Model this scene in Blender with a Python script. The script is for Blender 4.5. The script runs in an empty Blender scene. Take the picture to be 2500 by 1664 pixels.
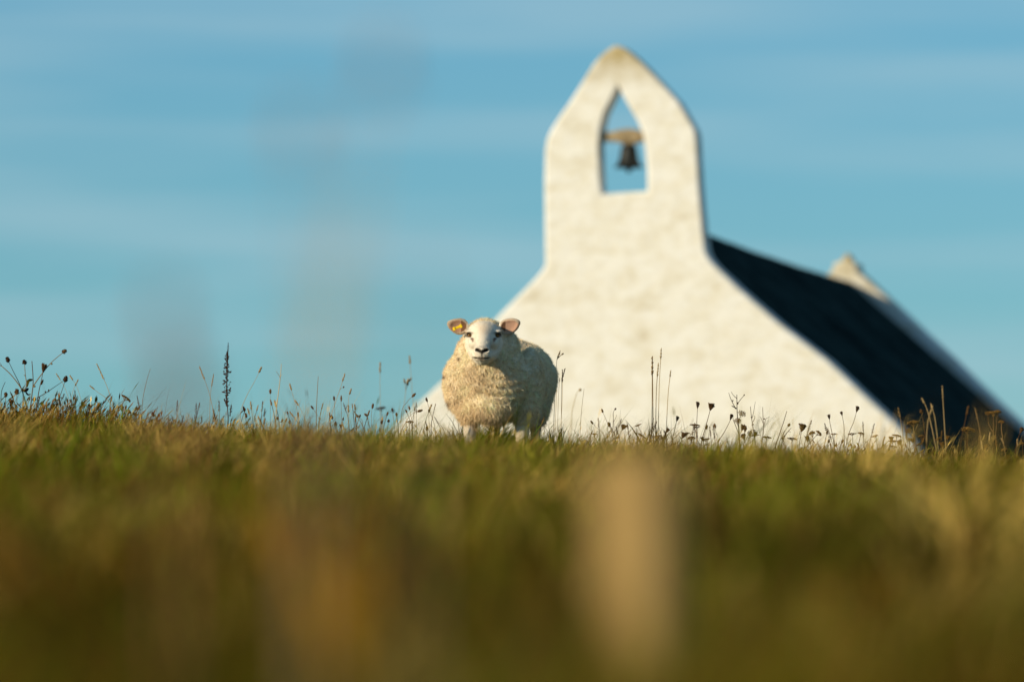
import bpy, bmesh, math, random
import numpy as np
from mathutils import Vector, Matrix
R = math.radians
rng = np.random.default_rng(7)
random.seed(7)
sc = bpy.context.scene
col = sc.collection

# ------------------------------------------------------------------ camera, sky, sun, exposure
EYE = 0.38
PITCH = 3.0
LENS = 300.0
FOCUS = 47.9
cd = bpy.data.cameras.new('camera')
cam = bpy.data.objects.new('camera', cd); col.objects.link(cam)
cam.location = (0, 0, EYE); cam.rotation_euler = (R(90 + PITCH), 0, 0)
cd.lens = LENS; cd.sensor_width = 36; cd.sensor_fit = 'HORIZONTAL'
cd.clip_start = 0.1; cd.clip_end = 20000
cd.dof.use_dof = True; cd.dof.focus_distance = FOCUS; cd.dof.aperture_fstop = 2.8
sc.camera = cam

SUN_EL, SUN_AZ = 19.0, 57.0            # azimuth: degrees left of straight behind the camera
S_DIR = Vector((-math.sin(R(SUN_AZ)) * math.cos(R(SUN_EL)), -math.cos(R(SUN_AZ)) * math.cos(R(SUN_EL)), math.sin(R(SUN_EL))))
sd = bpy.data.lights.new('sun', 'SUN'); so = bpy.data.objects.new('sun', sd); col.objects.link(so)
sd.energy = 5.0; sd.angle = R(0.5); sd.color = (1.0, 0.86, 0.63)
so.rotation_euler = S_DIR.to_track_quat('Z', 'Y').to_euler()

w = bpy.data.worlds.new('World'); sc.world = w; w.use_nodes = True
nt = w.node_tree; nt.nodes.clear()
def N(t, ty, **kw):
    n = t.nodes.new(ty)
    for k, v in kw.items(): setattr(n, k, v)
    return n
sky = N(nt, 'ShaderNodeTexSky', sky_type='NISHITA', sun_disc=False)
sky.sun_elevation = R(SUN_EL); sky.sun_rotation = R(180 + SUN_AZ) ; sky.air_density = 1.0; sky.dust_density = 0.1; sky.ozone_density = 2.6
bg = N(nt, 'ShaderNodeBackground'); bg.inputs[1].default_value = 0.089
tint = N(nt, 'ShaderNodeMix', data_type='RGBA', blend_type='MULTIPLY'); tint.inputs[0].default_value = 1.0
tint.inputs[7].default_value = (0.465, 0.85, 1.09, 1)
tc = N(nt, 'ShaderNodeTexCoord')
mp = N(nt, 'ShaderNodeMapping'); mp.inputs['Scale'].default_value = (13, 13, 140); mp.inputs['Rotation'].default_value = (0, R(1.2), 0)
mp.inputs['Location'].default_value = (3.1, 0.4, 1.35)
nz = N(nt, 'ShaderNodeTexNoise'); nz.inputs['Scale'].default_value = 1.0; nz.inputs['Detail'].default_value = 4.0; nz.inputs['Roughness'].default_value = 0.45
rp = N(nt, 'ShaderNodeValToRGB'); rp.color_ramp.elements[0].position = 0.42; rp.color_ramp.elements[1].position = 0.72
cl = N(nt, 'ShaderNodeMix', data_type='RGBA', blend_type='MIX'); cl.inputs[7].default_value = (4.6, 6.5, 7.3, 1)
cm = N(nt, 'ShaderNodeMath', operation='MULTIPLY'); cm.inputs[1].default_value = 0.38
nt.links.new(tc.outputs['Generated'], mp.inputs[0]); nt.links.new(mp.outputs[0], nz.inputs[0]); nt.links.new(nz.outputs[0], rp.inputs[0])
nt.links.new(rp.outputs[0], cm.inputs[0]); nt.links.new(cm.outputs[0], cl.inputs[0])
nt.links.new(sky.outputs[0], tint.inputs[6]); nt.links.new(tint.outputs[2], cl.inputs[6]); nt.links.new(cl.outputs[2], bg.inputs[0])
wo = N(nt, 'ShaderNodeOutputWorld'); nt.links.new(bg.outputs[0], wo.inputs[0])

sc.view_settings.view_transform = 'Standard'; sc.view_settings.look = 'None'
sc.view_settings.exposure = 0.0; sc.view_settings.gamma = 1.0
sc.render.engine = 'CYCLES'
sc.cycles.use_denoising = True
sc.cycles.max_bounces = 6; sc.cycles.diffuse_bounces = 3; sc.cycles.transparent_max_bounces = 8

# ------------------------------------------------------------------ geometry of the view (photo pixel -> point at a distance)
KPX = 36.0 / LENS / 2500.0
CP, SP = math.cos(R(PITCH)), math.sin(R(PITCH))
def ray(px, py):
    a = (px - 1250) * KPX; b = -(py - 832) * KPX
    return Vector((a, CP - b * SP, SP + b * CP))
def at(px, py, Y):
    r = ray(px, py); return Vector((0, 0, EYE)) + r * (Y / r.y)

# ------------------------------------------------------------------ terrain
_cy = np.array([-40, 0, 5, 9, 13.4, 23, 36, 44, 47.5, 52, 58, 75, 100, 140, 200, 400, 900, 2000, 9000], float)
_cz = np.array([-1.6, -.38, -.12, .03, .22, .655, 1.28, 1.672, 1.838, 1.918, 1.945, 1.93, 1.90, 1.7, 0, -14, -30, -34, -34], float) + EYE
_fy = np.arange(-40, 160, 0.25); _fz = np.interp(_fy, _cy, _cz)
_k = np.exp(-0.5 * (np.arange(-12, 13) * 0.25 / 1.1) ** 2); _k /= _k.sum()
_fz = np.concatenate([_fz[:12], np.convolve(_fz, _k, 'valid'), _fz[-12:]])
_ns = [(7.3, 2.1, 0.4, .009), (4.6, -3.7, 1.7, .009), (11.0, 3.0, 2.2, .005), (0.9, 0.35, 1.1, .012), (-0.6, 0.8, 0.4, .012), (2.1, 1.3, 2.0, .008), (1.2, -2.3, 0.1, .007), (0.31, 0.12, 3.0, .02)]
def G(x, y):
    x = np.asarray(x, float); y = np.asarray(y, float)
    z = np.where(y < 159, np.interp(y, _fy, _fz), np.interp(y, _cy, _cz))
    xc = np.clip(x, -9, 9)
    z = z - 0.035 * xc * np.clip((y - 5) / 35.0, 0, 1) * np.clip((300 - y) / 200, 0, 1)
    # a slight rise of the crest at the far left of the view
    z = z + 0.012 * np.exp(-((x + 2.9) / 0.7) ** 2) * np.exp(-((y - 47.5) / 4) ** 2)
    near = np.clip((400 - np.abs(y)) / 300, 0, 1)
    for a, b, c, d in _ns: z = z + near * d * np.sin(a * x + b * y + c)
    return z

# ------------------------------------------------------------------ materials
def mat(name, base=(.5, .5, .5), rough=0.8, attr=False, trans=0.0, build=None, spec=0.3):
    m = bpy.data.materials.new(name); m.use_nodes = True; t = m.node_tree
    b = t.nodes['Principled BSDF']; b.inputs['Roughness'].default_value = rough
    b.inputs['Specular IOR Level'].default_value = spec
    b.inputs['Base Color'].default_value = (*base, 1)
    src = None
    if attr:
        a = N(t, 'ShaderNodeVertexColor'); a.layer_name = 'Col'; src = a.outputs[0]
    if build: src = build(t, b, src)
    if src is not None: t.links.new(src, b.inputs['Base Color'])
    if trans > 0:
        tr = N(t, 'ShaderNodeBsdfTranslucent'); mx = N(t, 'ShaderNodeMixShader'); mx.inputs[0].default_value = trans
        if src is not None: t.links.new(src, tr.inputs[0])
        else: tr.inputs[0].default_value = (*base, 1)
        t.links.new(b.outputs[0], mx.inputs[1]); t.links.new(tr.outputs[0], mx.inputs[2])
        t.links.new(mx.outputs[0], t.nodes['Material Output'].inputs[0])
    return m
def noise(t, scale, detail=4, rough=.55, coord='Object', vec=None, dist=0.0):
    n = N(t, 'ShaderNodeTexNoise'); n.inputs['Scale'].default_value = scale; n.inputs['Detail'].default_value = detail
    n.inputs['Roughness'].default_value = rough; n.inputs['Distortion'].default_value = dist
    if vec is None:
        c = N(t, 'ShaderNodeTexCoord'); vec = c.outputs[coord]
    t.links.new(vec, n.inputs[0]); return n
def ramp(t, src, stops):
    r = N(t, 'ShaderNodeValToRGB'); e = r.color_ramp.elements
    while len(e) < len(stops): e.new(0.5)
    for k, (p, c) in enumerate(stops):
        e[k].position = p; e[k].color = (*c, 1) if len(c) == 3 else c
    t.links.new(src, r.inputs[0]); return r
def bump(t, b, src, strength, dist):
    n = N(t, 'ShaderNodeBump'); n.inputs['Strength'].default_value = strength; n.inputs['Distance'].default_value = dist
    t.links.new(src, n.inputs['Height']); t.links.new(n.outputs[0], b.inputs['Normal']); return n
def mixc(t, fac, a, b, mode='MIX'):
    m = N(t, 'ShaderNodeMix', data_type='RGBA', blend_type=mode)
    if isinstance(fac, float): m.inputs[0].default_value = fac
    else: t.links.new(fac, m.inputs[0])
    for i, v in ((6, a), (7, b)):
        if isinstance(v, tuple): m.inputs[i].default_value = (*v, 1)
        else: t.links.new(v, m.inputs[i])
    return m.outputs[2]

def b_ground(t, b, s):
    n = noise(t, 0.9, 6, .6); n2 = noise(t, 40, 4, .6)
    r = ramp(t, n.outputs[0], [(.35, (.035, .028, .002)), (.5, (.06, .052, .003)), (.68, (.10, .07, .008))])
    r2 = ramp(t, n2.outputs[0], [(.3, (.45, .45, .45)), (.7, (1.3, 1.25, 1.1))])
    bump(t, b, n2.outputs[0], .8, .03)
    return mixc(t, 1.0, r.outputs[0], r2.outputs[0], 'MULTIPLY')
M_ground = mat('turf', rough=.95, build=b_ground, spec=.0)
M_grass = mat('grass_blades', attr=True, rough=.8, trans=.28, spec=.0)
M_plant = mat('dry_plant', attr=True, rough=.85, trans=.12, spec=.0)
def b_wash(t, b, s):
    c = N(t, 'ShaderNodeTexCoord')
    mpn = N(t, 'ShaderNodeMapping'); mpn.inputs['Scale'].default_value = (1, 1, 1.7); t.links.new(c.outputs['Object'], mpn.inputs[0])
    n1 = noise(t, 2.6, 8, .70, vec=mpn.outputs[0], dist=.3); n2 = noise(t, 9.0, 4, .6, vec=mpn.outputs[0]); vo = N(t, 'ShaderNodeTexVoronoi'); vo.inputs['Scale'].default_value = 5.5
    t.links.new(mpn.outputs[0], vo.inputs[0])
    r = ramp(t, n1.outputs[0], [(.25, (.56, .48, .33)), (.42, (.76, .72, .60)), (.56, (.83, .81, .73))])
    r2 = ramp(t, n2.outputs[0], [(.28, (.88, .84, .74)), (.5, (1, 1, 1))])
    base = mixc(t, .75, r.outputs[0], r2.outputs[0], 'MULTIPLY')
    # yellow lichen that grows on the highest stones
    sx = N(t, 'ShaderNodeSeparateXYZ'); t.links.new(c.outputs['Object'], sx.inputs[0])
    mr = N(t, 'ShaderNodeMapRange'); mr.inputs[1].default_value = LICHEN_LO; mr.inputs[2].default_value = LICHEN_HI; t.links.new(sx.outputs[2], mr.inputs[0])
    nl = noise(t, 7, 4, .6, vec=c.outputs['Object']); ml = N(t, 'ShaderNodeMath', operation='MULTIPLY'); t.links.new(mr.outputs[0], ml.inputs[0])
    rl = ramp(t, nl.outputs[0], [(.3, (.35, .35, .35)), (.6, (1, 1, 1))]); t.links.new(rl.outputs[0], ml.inputs[1])
    base = mixc(t, ml.outputs[0], base, (.38, .28, .09))
    ad = N(t, 'ShaderNodeMath', operation='ADD'); t.links.new(vo.outputs[0], ad.inputs[0]); t.links.new(n2.outputs[0], ad.inputs[1])
    bump(t, b, ad.outputs[0], .14, .04)
    return base
LICHEN_LO, LICHEN_HI = 6.6, 7.2
def b_slate(t, b, s):
    c = N(t, 'ShaderNodeTexCoord'); br = N(t, 'ShaderNodeTexBrick')
    br.inputs['Color1'].default_value = (.017, .031, .030, 1); br.inputs['Color2'].default_value = (.030, .046, .042, 1); br.inputs['Mortar'].default_value = (.007, .013, .013, 1)
    br.inputs['Scale'].default_value = 1.0; br.inputs['Brick Width'].default_value = .26; br.inputs['Row Height'].default_value = .16; br.inputs['Mortar Size'].default_value = .008
    t.links.new(c.outputs['UV'], br.inputs[0])
    bump(t, b, br.outputs[1], -.5, .02)
    n = noise(t, 1.3, 5, .65); r = ramp(t, n.outputs[0], [(.32, (.55, .55, .55)), (.68, (1.6, 1.6, 1.5))])
    return mixc(t, 1.0, br.outputs[0], r.outputs[0], 'MULTIPLY')
M_slate = mat('slate', rough=.8, build=b_slate, spec=.0)
def b_wood(t, b, s):
    c = N(t, 'ShaderNodeTexCoord'); m = N(t, 'ShaderNodeMapping'); m.inputs['Scale'].default_value = (30, 30, 2.5); t.links.new(c.outputs['Object'], m.inputs[0])
    n = noise(t, 1.0, 5, .6, vec=m.outputs[0]); bump(t, b, n.outputs[0], .6, .006)
    return ramp(t, n.outputs[0], [(.3, (.21, .13, .042)), (.55, (.32, .21, .075)), (.75, (.39, .265, .10))]).outputs[0]
M_wood = mat('weathered_wood', rough=.85, build=b_wood, spec=.1)
def b_beam(t, b, s):
    n = noise(t, 9, 4); return ramp(t, n.outputs[0], [(.35, (.18, .13, .07)), (.65, (.40, .31, .18))]).outputs[0]
M_beam = mat('oak_headstock', rough=.8, build=b_beam, spec=.1)
def b_bell(t, b, s):
    n = noise(t, 14, 4); return ramp(t, n.outputs[0], [(.35, (.006, .007, .005)), (.7, (.018, .019, .014))]).outputs[0]
M_bell = mat('dark_bronze', rough=.55, build=b_bell, spec=.3)
def b_skin(t, b, s):
    n = noise(t, 160, 3); r = ramp(t, n.outputs[0], [(.3, (.84, .84, .84)), (.7, (1.08, 1.08, 1.08))]); bump(t, b, n.outputs[0], .5, .004)
    return mixc(t, 1.0, s, r.outputs[0], 'MULTIPLY')
M_sheep = mat('sheep_hair', attr=True, rough=.85, build=b_skin, spec=.1)
M_wool = mat('wool', attr=True, rough=.9, trans=.08, spec=.0)
M_eye = mat('amber_eye', attr=True, rough=.12, spec=.5)
M_tag = mat('yellow_plastic', base=(.90, .60, .004), rough=.4, spec=.4)

# ------------------------------------------------------------------ mesh helpers
def tag(o, label=None, cat=None, group=None, kind=None):
    for k, v in (('label', label), ('category', cat), ('group', group), ('kind', kind)):
        if v: o[k] = v
    return o
def link(name, me, parent=None, m=None):
    o = bpy.data.objects.new(name, me); col.objects.link(o)
    if m is not None and me is not None and not me.materials: me.materials.append(m)
    if parent is not None: o.parent = parent
    return o
def empty(name, loc, rz=0.0):
    o = bpy.data.objects.new(name, None); col.objects.link(o); o.location = loc; o.rotation_euler = (0, 0, rz); o.empty_display_size = .1
    return o
def raw_mesh(name, V, quads=None, tris=None, C=None, smooth=False):
    V = np.asarray(V, np.float32); me = bpy.data.meshes.new(name)
    qs = np.zeros((0, 4), np.int32) if quads is None else np.asarray(quads, np.int32)
    ts = np.zeros((0, 3), np.int32) if tris is None else np.asarray(tris, np.int32)
    me.vertices.add(len(V)); me.vertices.foreach_set('co', V.ravel())
    li = np.concatenate([qs.ravel(), ts.ravel()]).astype(np.int32)
    tot = np.concatenate([np.full(len(qs), 4), np.full(len(ts), 3)]).astype(np.int32)
    st = np.concatenate([[0], np.cumsum(tot)[:-1]]).astype(np.int32)
    me.loops.add(len(li)); me.loops.foreach_set('vertex_index', li)
    me.polygons.add(len(tot)); me.polygons.foreach_set('loop_start', st); me.polygons.foreach_set('loop_total', tot)
    if smooth: me.polygons.foreach_set('use_smooth', np.ones(len(tot), bool))
    me.update(calc_edges=True)
    if C is not None:
        a = me.color_attributes.new('Col', 'FLOAT_COLOR', 'POINT')
        cc = np.ones((len(V), 4), np.float32); cc[:, :3] = C; a.data.foreach_set('color', cc.ravel())
    me.validate(); return me
class MB:
    """collects tubes, blobs and leaves with vertex colours, then links them as ONE mesh object"""
    def __init__(s): s.v = []; s.q = []; s.t = []; s.c = []
    def tube(s, pts, rad, c, n=5, c2=None):
        pts = [Vector(p) for p in pts]; k = len(pts)
        if not hasattr(rad, '__len__'): rad = [rad] * k
        b0 = len(s.v)
        for i, p in enumerate(pts):
            d = (pts[min(i + 1, k - 1)] - pts[max(i - 1, 0)]).normalized()
            a = d.orthogonal().normalized() if abs(d.z) < .2 else d.cross(Vector((0, 1, 0.05))).normalized(); b = d.cross(a)
            f = i / max(k - 1, 1); cc = c if c2 is None else tuple(c[j] * (1 - f) + c2[j] * f for j in range(3))
            for j in range(n):
                th = 2 * math.pi * j / n
                s.v.append(p + (a * math.cos(th) + b * math.sin(th)) * rad[i]); s.c.append(cc)
        for i in range(k - 1):
            for j in range(n):
                s.q.append((b0 + i * n + j, b0 + i * n + (j + 1) % n, b0 + (i + 1) * n + (j + 1) % n, b0 + (i + 1) * n + j))
        for base in (b0, b0 + (k - 1) * n):
            for j in range(1, n - 1): s.t.append((base, base + j, base + j + 1))
    def blob(s, p, r, c, axis=None, nu=6, nv=4, jit=.0):
        p = Vector(p); r = r if hasattr(r, '__len__') else (r, r, r); b0 = len(s.v)
        q = Vector(axis).to_track_quat('Z', 'Y') if axis is not None else None
        def put(x, y, z):
            o = Vector((x * r[0], y * r[1], z * r[2])) * (1 + random.uniform(-jit, jit))
            if q: o = q @ o
            s.v.append(p + o); s.c.append(c)
        put(0, 0, -1)
        for i in range(1, nv):
            ph = math.pi * i / nv
            for j in range(nu): put(math.sin(ph) * math.cos(2 * math.pi * j / nu), math.sin(ph) * math.sin(2 * math.pi * j / nu), -math.cos(ph))
        put(0, 0, 1); e = len(s.v) - 1
        for j in range(nu):
            s.t.append((b0, b0 + 1 + (j + 1) % nu, b0 + 1 + j)); s.t.append((e, e - nu + j, e - nu + (j + 1) % nu))
        for i in range(nv - 2):
            for j in range(nu):
                a = b0 + 1 + i * nu
                s.q.append((a + j, a + (j + 1) % nu, a + nu + (j + 1) % nu, a + nu + j))
    def leaf(s, pts, wid, c, side=None, fold=.25):
        pts = [Vector(p) for p in pts]; k = len(pts); b0 = len(s.v)
        for i, p in enumerate(pts):
            d = (pts[min(i + 1, k - 1)] - pts[max(i - 1, 0)]).normalized()
            sd_ = Vector(side).normalized() if side is not None else d.cross(Vector((.3, 1, .2))).normalized()
            up = d.cross(sd_).normalized()
            w_ = wid[i] if hasattr(wid, '__len__') else wid
            for e in (-1, 0, 1): s.v.append(p + sd_ * e * w_ * .5 + up * (abs(e) * fold * w_)); s.c.append(c)
        for i in range(k - 1):
            for j in (0, 1): s.q.append((b0 + 3 * i + j, b0 + 3 * i + j + 1, b0 + 3 * i + 4 + j, b0 + 3 * i + 3 + j))
    def build(s, name, m, parent=None, origin=None, smooth=True):
        V = np.array([tuple(v) for v in s.v], float)
        if origin is not None: V = V - np.array(origin)
        me = raw_mesh(name, V, s.q or None, s.t or None, np.array(s.c, float), smooth)
        return link(name, me, parent, m)
def strips(base, d0, side, length, width, bend, levels=(0, .4, .75, 1.0), taper=(1, .85, .55, 0.05)):
    """thin bent strips: base, first direction, width direction, sideways bend vector; arrays of n"""
    n = len(base); L = len(levels); V = np.zeros((n, 2 * L - 1, 3), np.float32)
    for k, t in enumerate(levels):
        c = base + d0 * (length * t)[:, None] + bend * (length * t * t)[:, None]
        if k < L - 1:
            V[:, 2 * k] = c - side * (width * taper[k] * .5)[:, None]; V[:, 2 * k + 1] = c + side * (width * taper[k] * .5)[:, None]
        else: V[:, 2 * k] = c
    off = (np.arange(n) * (2 * L - 1))[:, None]
    q = np.concatenate([off + np.array([2 * k, 2 * k + 1, 2 * k + 3, 2 * k + 2]) for k in range(L - 2)])
    t = off + np.array([2 * (L - 2), 2 * (L - 2) + 1, 2 * (L - 1)])
    return V.reshape(-1, 3), q, t, 2 * L - 1

# ------------------------------------------------------------------ ground: one sheet to the horizon
gx = np.unique(np.concatenate([np.arange(-10, 10.01, .25), np.array([-6000, -3000, -1500, -700, -300, -150, -80, -50, -35, -25, -18, -14, -12, 12, 14, 18, 25, 35, 50, 80, 150, 300, 700, 1500, 3000, 6000])]))
gy = np.unique(np.concatenate([np.arange(0, 70.01, .3), np.array([-40, -25, -15, -8, -4, -2]), np.arange(72, 140, 3), np.array([150, 170, 200, 250, 320, 400, 600, 900, 1500, 2000, 3500, 6000, 9000])]))
GX, GY = np.meshgrid(gx, gy); GZ = G(GX, GY); nx, ny = len(gx), len(gy)
ii = (np.arange(ny - 1)[:, None] * nx + np.arange(nx - 1)[None, :]).ravel()
gm = raw_mesh('ground', np.stack([GX.ravel(), GY.ravel(), GZ.ravel()], 1), np.stack([ii, ii + 1, ii + nx + 1, ii + nx], 1), smooth=True)
tag(link('ground', gm, m=M_ground), kind='structure')

# ------------------------------------------------------------------ church
YAW = 11.5
tdir = Vector((math.cos(R(YAW)), -math.sin(R(YAW)), 0)); ddir = Vector((math.sin(R(YAW)), math.cos(R(YAW)), 0))
CH0 = at(1525, 640, 96.0)
base_z = float(G(CH0.x, CH0.y)) - .05
CH0 = Vector((CH0.x, CH0.y, base_z))
def on_plane(px, py, L=0.0):
    """photo pixel -> (u, v) in the church's own upright cross-section L metres behind its front"""
    r = ray(px, py); p0 = CH0 + ddir * L; c = Vector((0, 0, EYE))
    p = c + r * ((p0 - c).dot(ddir) / r.dot(ddir)); q = p - p0
    return q.dot(tdir), q.z
def on_axis(px, py, u0):
    r = ray(px, py); c = Vector((0, 0, EYE)); q = CH0 + tdir * u0 - c
    p = c + r * (q.dot(tdir) / r.dot(tdir)); d = p - CH0
    return d.dot(ddir), d.z
church = empty('church', CH0, -R(YAW))
tag(church, 'whitewashed stone church with open bellcote and dark slate roof beyond the grass crest', 'church')
u_c, v_c = on_plane(1525, 448)
La, va = on_axis(1747, 587, u_c); Lb, vb = on_axis(2065, 702, u_c)
print('ridge', La, va, Lb, vb, 'centre', u_c, v_c)
LICHEN_LO, LICHEN_HI = on_plane(1505, 225)[1], on_plane(1505, 125)[1]
M_wash = mat('whitewash', rough=.9, build=b_wash, spec=.1)
def densify(pts, step, jit, closed=True):
    out = []
    for i in range(len(pts)):
        a = np.array(pts[i]); b = np.array(pts[(i + 1) % len(pts)]); n = max(1, int(np.linalg.norm(b - a) / step))
        for k in range(n):
            out.append(tuple(a + (b - a) * k / n + rng.normal(0, jit, 2)))
    return out
def slab(name, outline, hole, thick, L0, m, parent, bevel=.03):
    """an upright wall in the plane of the gable, front at L0; thick(v) is its depth"""
    cu = bpy.data.curves.new(name, 'CURVE'); cu.dimensions = '2D'; cu.fill_mode = 'BOTH'; cu.extrude = .5; cu.bevel_depth = bevel; cu.offset = -bevel; cu.bevel_resolution = 1
    for pts in [outline] + ([hole] if hole else []):
        sp = cu.splines.new('POLY'); sp.points.add(len(pts) - 1); sp.use_cyclic_u = True
        for p, q in zip(sp.points, pts): p.co = (q[0], q[1], 0, 1)
    to = bpy.data.objects.new('tmp', cu); col.objects.link(to)
    me = bpy.data.meshes.new_from_object(to.evaluated_get(bpy.context.evaluated_depsgraph_get())); bpy.data.objects.remove(to); bpy.data.curves.remove(cu)
    n = len(me.vertices); co = np.zeros(n * 3); me.vertices.foreach_get('co', co); co = co.reshape(-1, 3)
    z = co[:, 2]; th = np.array([thick(v) for v in co[:, 1]])
    f = z + .5 + bevel                         # 0 front .. 1+2*bevel back
    Lp = np.where(z < 0, f, th - (1 + 2 * bevel - f))
    me.vertices.foreach_set('co', np.stack([co[:, 0], L0 + Lp, co[:, 1]], 1).ravel()); me.name = name
    me.materials.clear(); me.flip_normals(); me.update()
    return link(name, me, parent, m)
outl_px = [(1501, 111), (1482, 122), (1466, 136), (1450, 156), (1420, 203), (1387, 254), (1365, 284), (1343, 321), (1336, 342), (1333, 366), (1331, 440), (1331, 515), (1331, 645), (1326, 660), (1300, 687), (1220, 769),
           (1093, 915), (997, 1010), (840, 1180), (838, 1560), (2340, 1560), (2338, 1192), (2244, 1108), (2225, 1074), (2177, 1026), (2107, 960), (2018, 878), (1900, 786), (1798, 697), (1740, 641), (1729, 628), (1723, 612),
           (1719, 570), (1715, 515), (1710, 436), (1705, 357), (1702, 330), (1697, 313), (1656, 250), (1618, 205), (1580, 164), (1548, 136), (1526, 117), (1513, 111)]
hole_px = [(1468, 472), (1466, 436), (1464, 357), (1467, 317), (1477, 278), (1491, 250), (1503, 222), (1508, 208), (1518, 230), (1537, 262), (1557, 294), (1569, 325), (1576, 365), (1580, 416), (1581, 466)]
o_uv = densify([on_plane(*p) for p in outl_px], .35, .006); h_uv = densify([on_plane(*p) for p in hole_px], .3, .004)
v_lo, v_hi = on_plane(1525, 700)[1], on_plane(1525, 560)[1]
def front_thick(v):
    f = min(max((v - v_lo) / (v_hi - v_lo), 0), 1); f = f * f * (3 - 2 * f)
    return .52 * (1 - f) + .31 * f
slab('front_gable', o_uv, h_uv, front_thick, 0.0, M_wash, church)
# roof slopes behind the front gable
v_r = (va + vb) / 2; L_end = Lb
SL = .875
u_e = 3.95
v_e = v_r - SL * u_e
def roof_bm():
    bm = bmesh.new(); uvl = bm.loops.layers.uv.new('UVMap'); T = .09
    for sgn in (-1, 1):
        nL, nU = 44, 26; g = {}
        for i in range(nL + 1):
            for j in range(nU + 1):
                L = .50 + (L_end - .50) * i / nL; f = j / nU; sag = -.05 * math.sin(math.pi * i / nL) * (1 - .4 * f) + random.gauss(0, .003)
                g[i, j] = bm.verts.new((u_c + sgn * f * (u_e + .12), L, v_r - (SL if sgn > 0 else 1.09) * f * (u_e + .12) + sag))
        for i in range(nL):
            for j in range(nU):
                vs = [g[i, j], g[i + 1, j], g[i + 1, j + 1], g[i, j + 1]]
                if sgn < 0: vs.reverse()
                fc = bm.faces.new(vs); fc.smooth = True
                for lp in fc.loops: lp[uvl].uv = (lp.vert.co.y, (lp.vert.co.x - u_c) * sgn * 1.33)
    return bm
bm = roof_bm(); bm.normal_update(); me = bpy.data.meshes.new('roof'); bm.to_mesh(me); bm.free()
roof = link('roof', me, church, M_slate)
sm = roof.modifiers.new('thickness', 'SOLIDIFY'); sm.thickness = .09; sm.offset = -1
# ridge tiles: a low inverted V along the top
rb = MB()
rb.tube([(u_c, .5 + (L_end - .5) * i / 30, v_r - .05 * math.sin(math.pi * i / 30) + .015) for i in range(31)], .075, (.02, .024, .026), 6)
M_ridge = mat('ridge_tile', attr=True, rough=.7, spec=.15)
rb.build('ridge', M_ridge, roof, smooth=False)
# far gable with raised parapet
far_px = [(2063, 634), (2052, 640), (2030, 655), (2006, 684)]
fu, fv = on_plane(2063, 632, L_end); ru, rv = on_plane(2500, 1040, L_end); q1 = on_plane(2092, 657, L_end); q2 = on_plane(2200, 757, L_end)
sl_far = (q2[1] - rv) / (ru - q2[0])
fo = [(fu, fv), (fu + .16, fv - .06), q1, q2, (ru, rv), (ru + .6, rv - .6 * sl_far), (ru + .6, 0), (2 * u_c - ru - .6, 0), (2 * u_c - ru - .6, rv - .6 * sl_far), (2 * u_c - q2[0], q2[1]), (fu - (q1[0] - fu), q1[1]), (fu - .16, fv - .06)]
LICHEN_LO, LICHEN_HI = fv - .9, fv + .4
M_wash_rear = mat('lichened_whitewash', rough=.9, build=b_wash, spec=.1)
slab('rear_gable', densify(fo, .4, .006), None, lambda v: .5, L_end, M_wash_rear, church)
fb = MB(); fb.tube([(fu, L_end + .25, fv - .06), (fu, L_end + .25, fv + .03), (fu, L_end + .25, fv + .08)], [.10, .07, .02], (.5, .38, .18), 6)
fb.build('finial', M_plant, church)
for sgn in (-1, 1):
    b = bmesh.new(); u0 = u_c + sgn * (u_e - .55); u1 = u_c + sgn * (u_e - .02); vt = v_r - (SL if sgn > 0 else 1.09) * u_e - .06
    vs = [b.verts.new((x, y, z)) for x in (u0, u1) for y in (.54, L_end - .02) for z in (0, vt if x == u1 else vt + .42)]
    bmesh.ops.convex_hull(b, input=vs); me = bpy.data.meshes.new('side_wall'); b.to_mesh(me); b.free()
    link('side_wall', me, church, M_wash)

# bell hanging in the opening
bu, bv = on_plane(1529, 350); _, bv2 = on_plane(1529, 407); hw = (on_plane(1565, 400)[0] - on_plane(1494, 400)[0]) / 2
bell_o = CH0 + tdir * bu + ddir * .155 + Vector((0, 0, bv2))
bell_t = empty('church_bell', bell_o, -R(YAW)); tag(bell_t, 'small dark bronze bell on a wooden headstock in the arched bellcote opening', 'bell')
hgt = bv - bv2
prof = [(0.001, 1.0), (.30, .99), (.42, .95), (.54, .86), (.57, .70), (.61, .50), (.67, .34), (.77, .18), (.90, .07), (1.0, .02), (1.0, .0), (.93, -.005), (.80, .10), (.60, .3), (.45, .6), (.40, .85), (.001, .9)]
mb = MB(); n = 28
V = [(p[0] * hw * math.cos(2 * math.pi * j / n), p[0] * hw * math.sin(2 * math.pi * j / n), p[1] * hgt) for p in prof for j in range(n)]
Q = [(i * n + j, i * n + (j + 1) % n, (i + 1) * n + (j + 1) % n, (i + 1) * n + j) for i in range(len(prof) - 1) for j in range(n)]
bl = link('bell_body', raw_mesh('bell_body', V, Q, smooth=True), bell_t, M_bell)
cb = MB(); cb.tube([(0, 0, hgt * .85), (0, 0, hgt * .05)], .012, (.02, .02, .018), 6); cb.blob((0, 0, -.015), (.034, .034, .045), (.02, .02, .018), nu=10, nv=6)
cb.build('clapper', M_bell, bell_t)
x0 = on_plane(1460, 330)[0] - bu; x1 = on_plane(1586, 330)[0] - bu; zt = on_plane(1528, 317)[1] - bv2; zb = on_plane(1528, 345)[1] - bv2; zc = on_plane(1528, 352)[1] - bv2
hb = MB()
xs = [x0, -.16, -.10, 0, .10, .16, x1]; tops = [zt - .012, zt - .012, zt + .01, zt + .022, zt + .01, zt - .012, zt - .012]; bots = [zb + .012, zb + .012, zb - .01, zc, zb - .01, zb + .012, zb + .012]
b = bmesh.new(); rings = []
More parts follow.
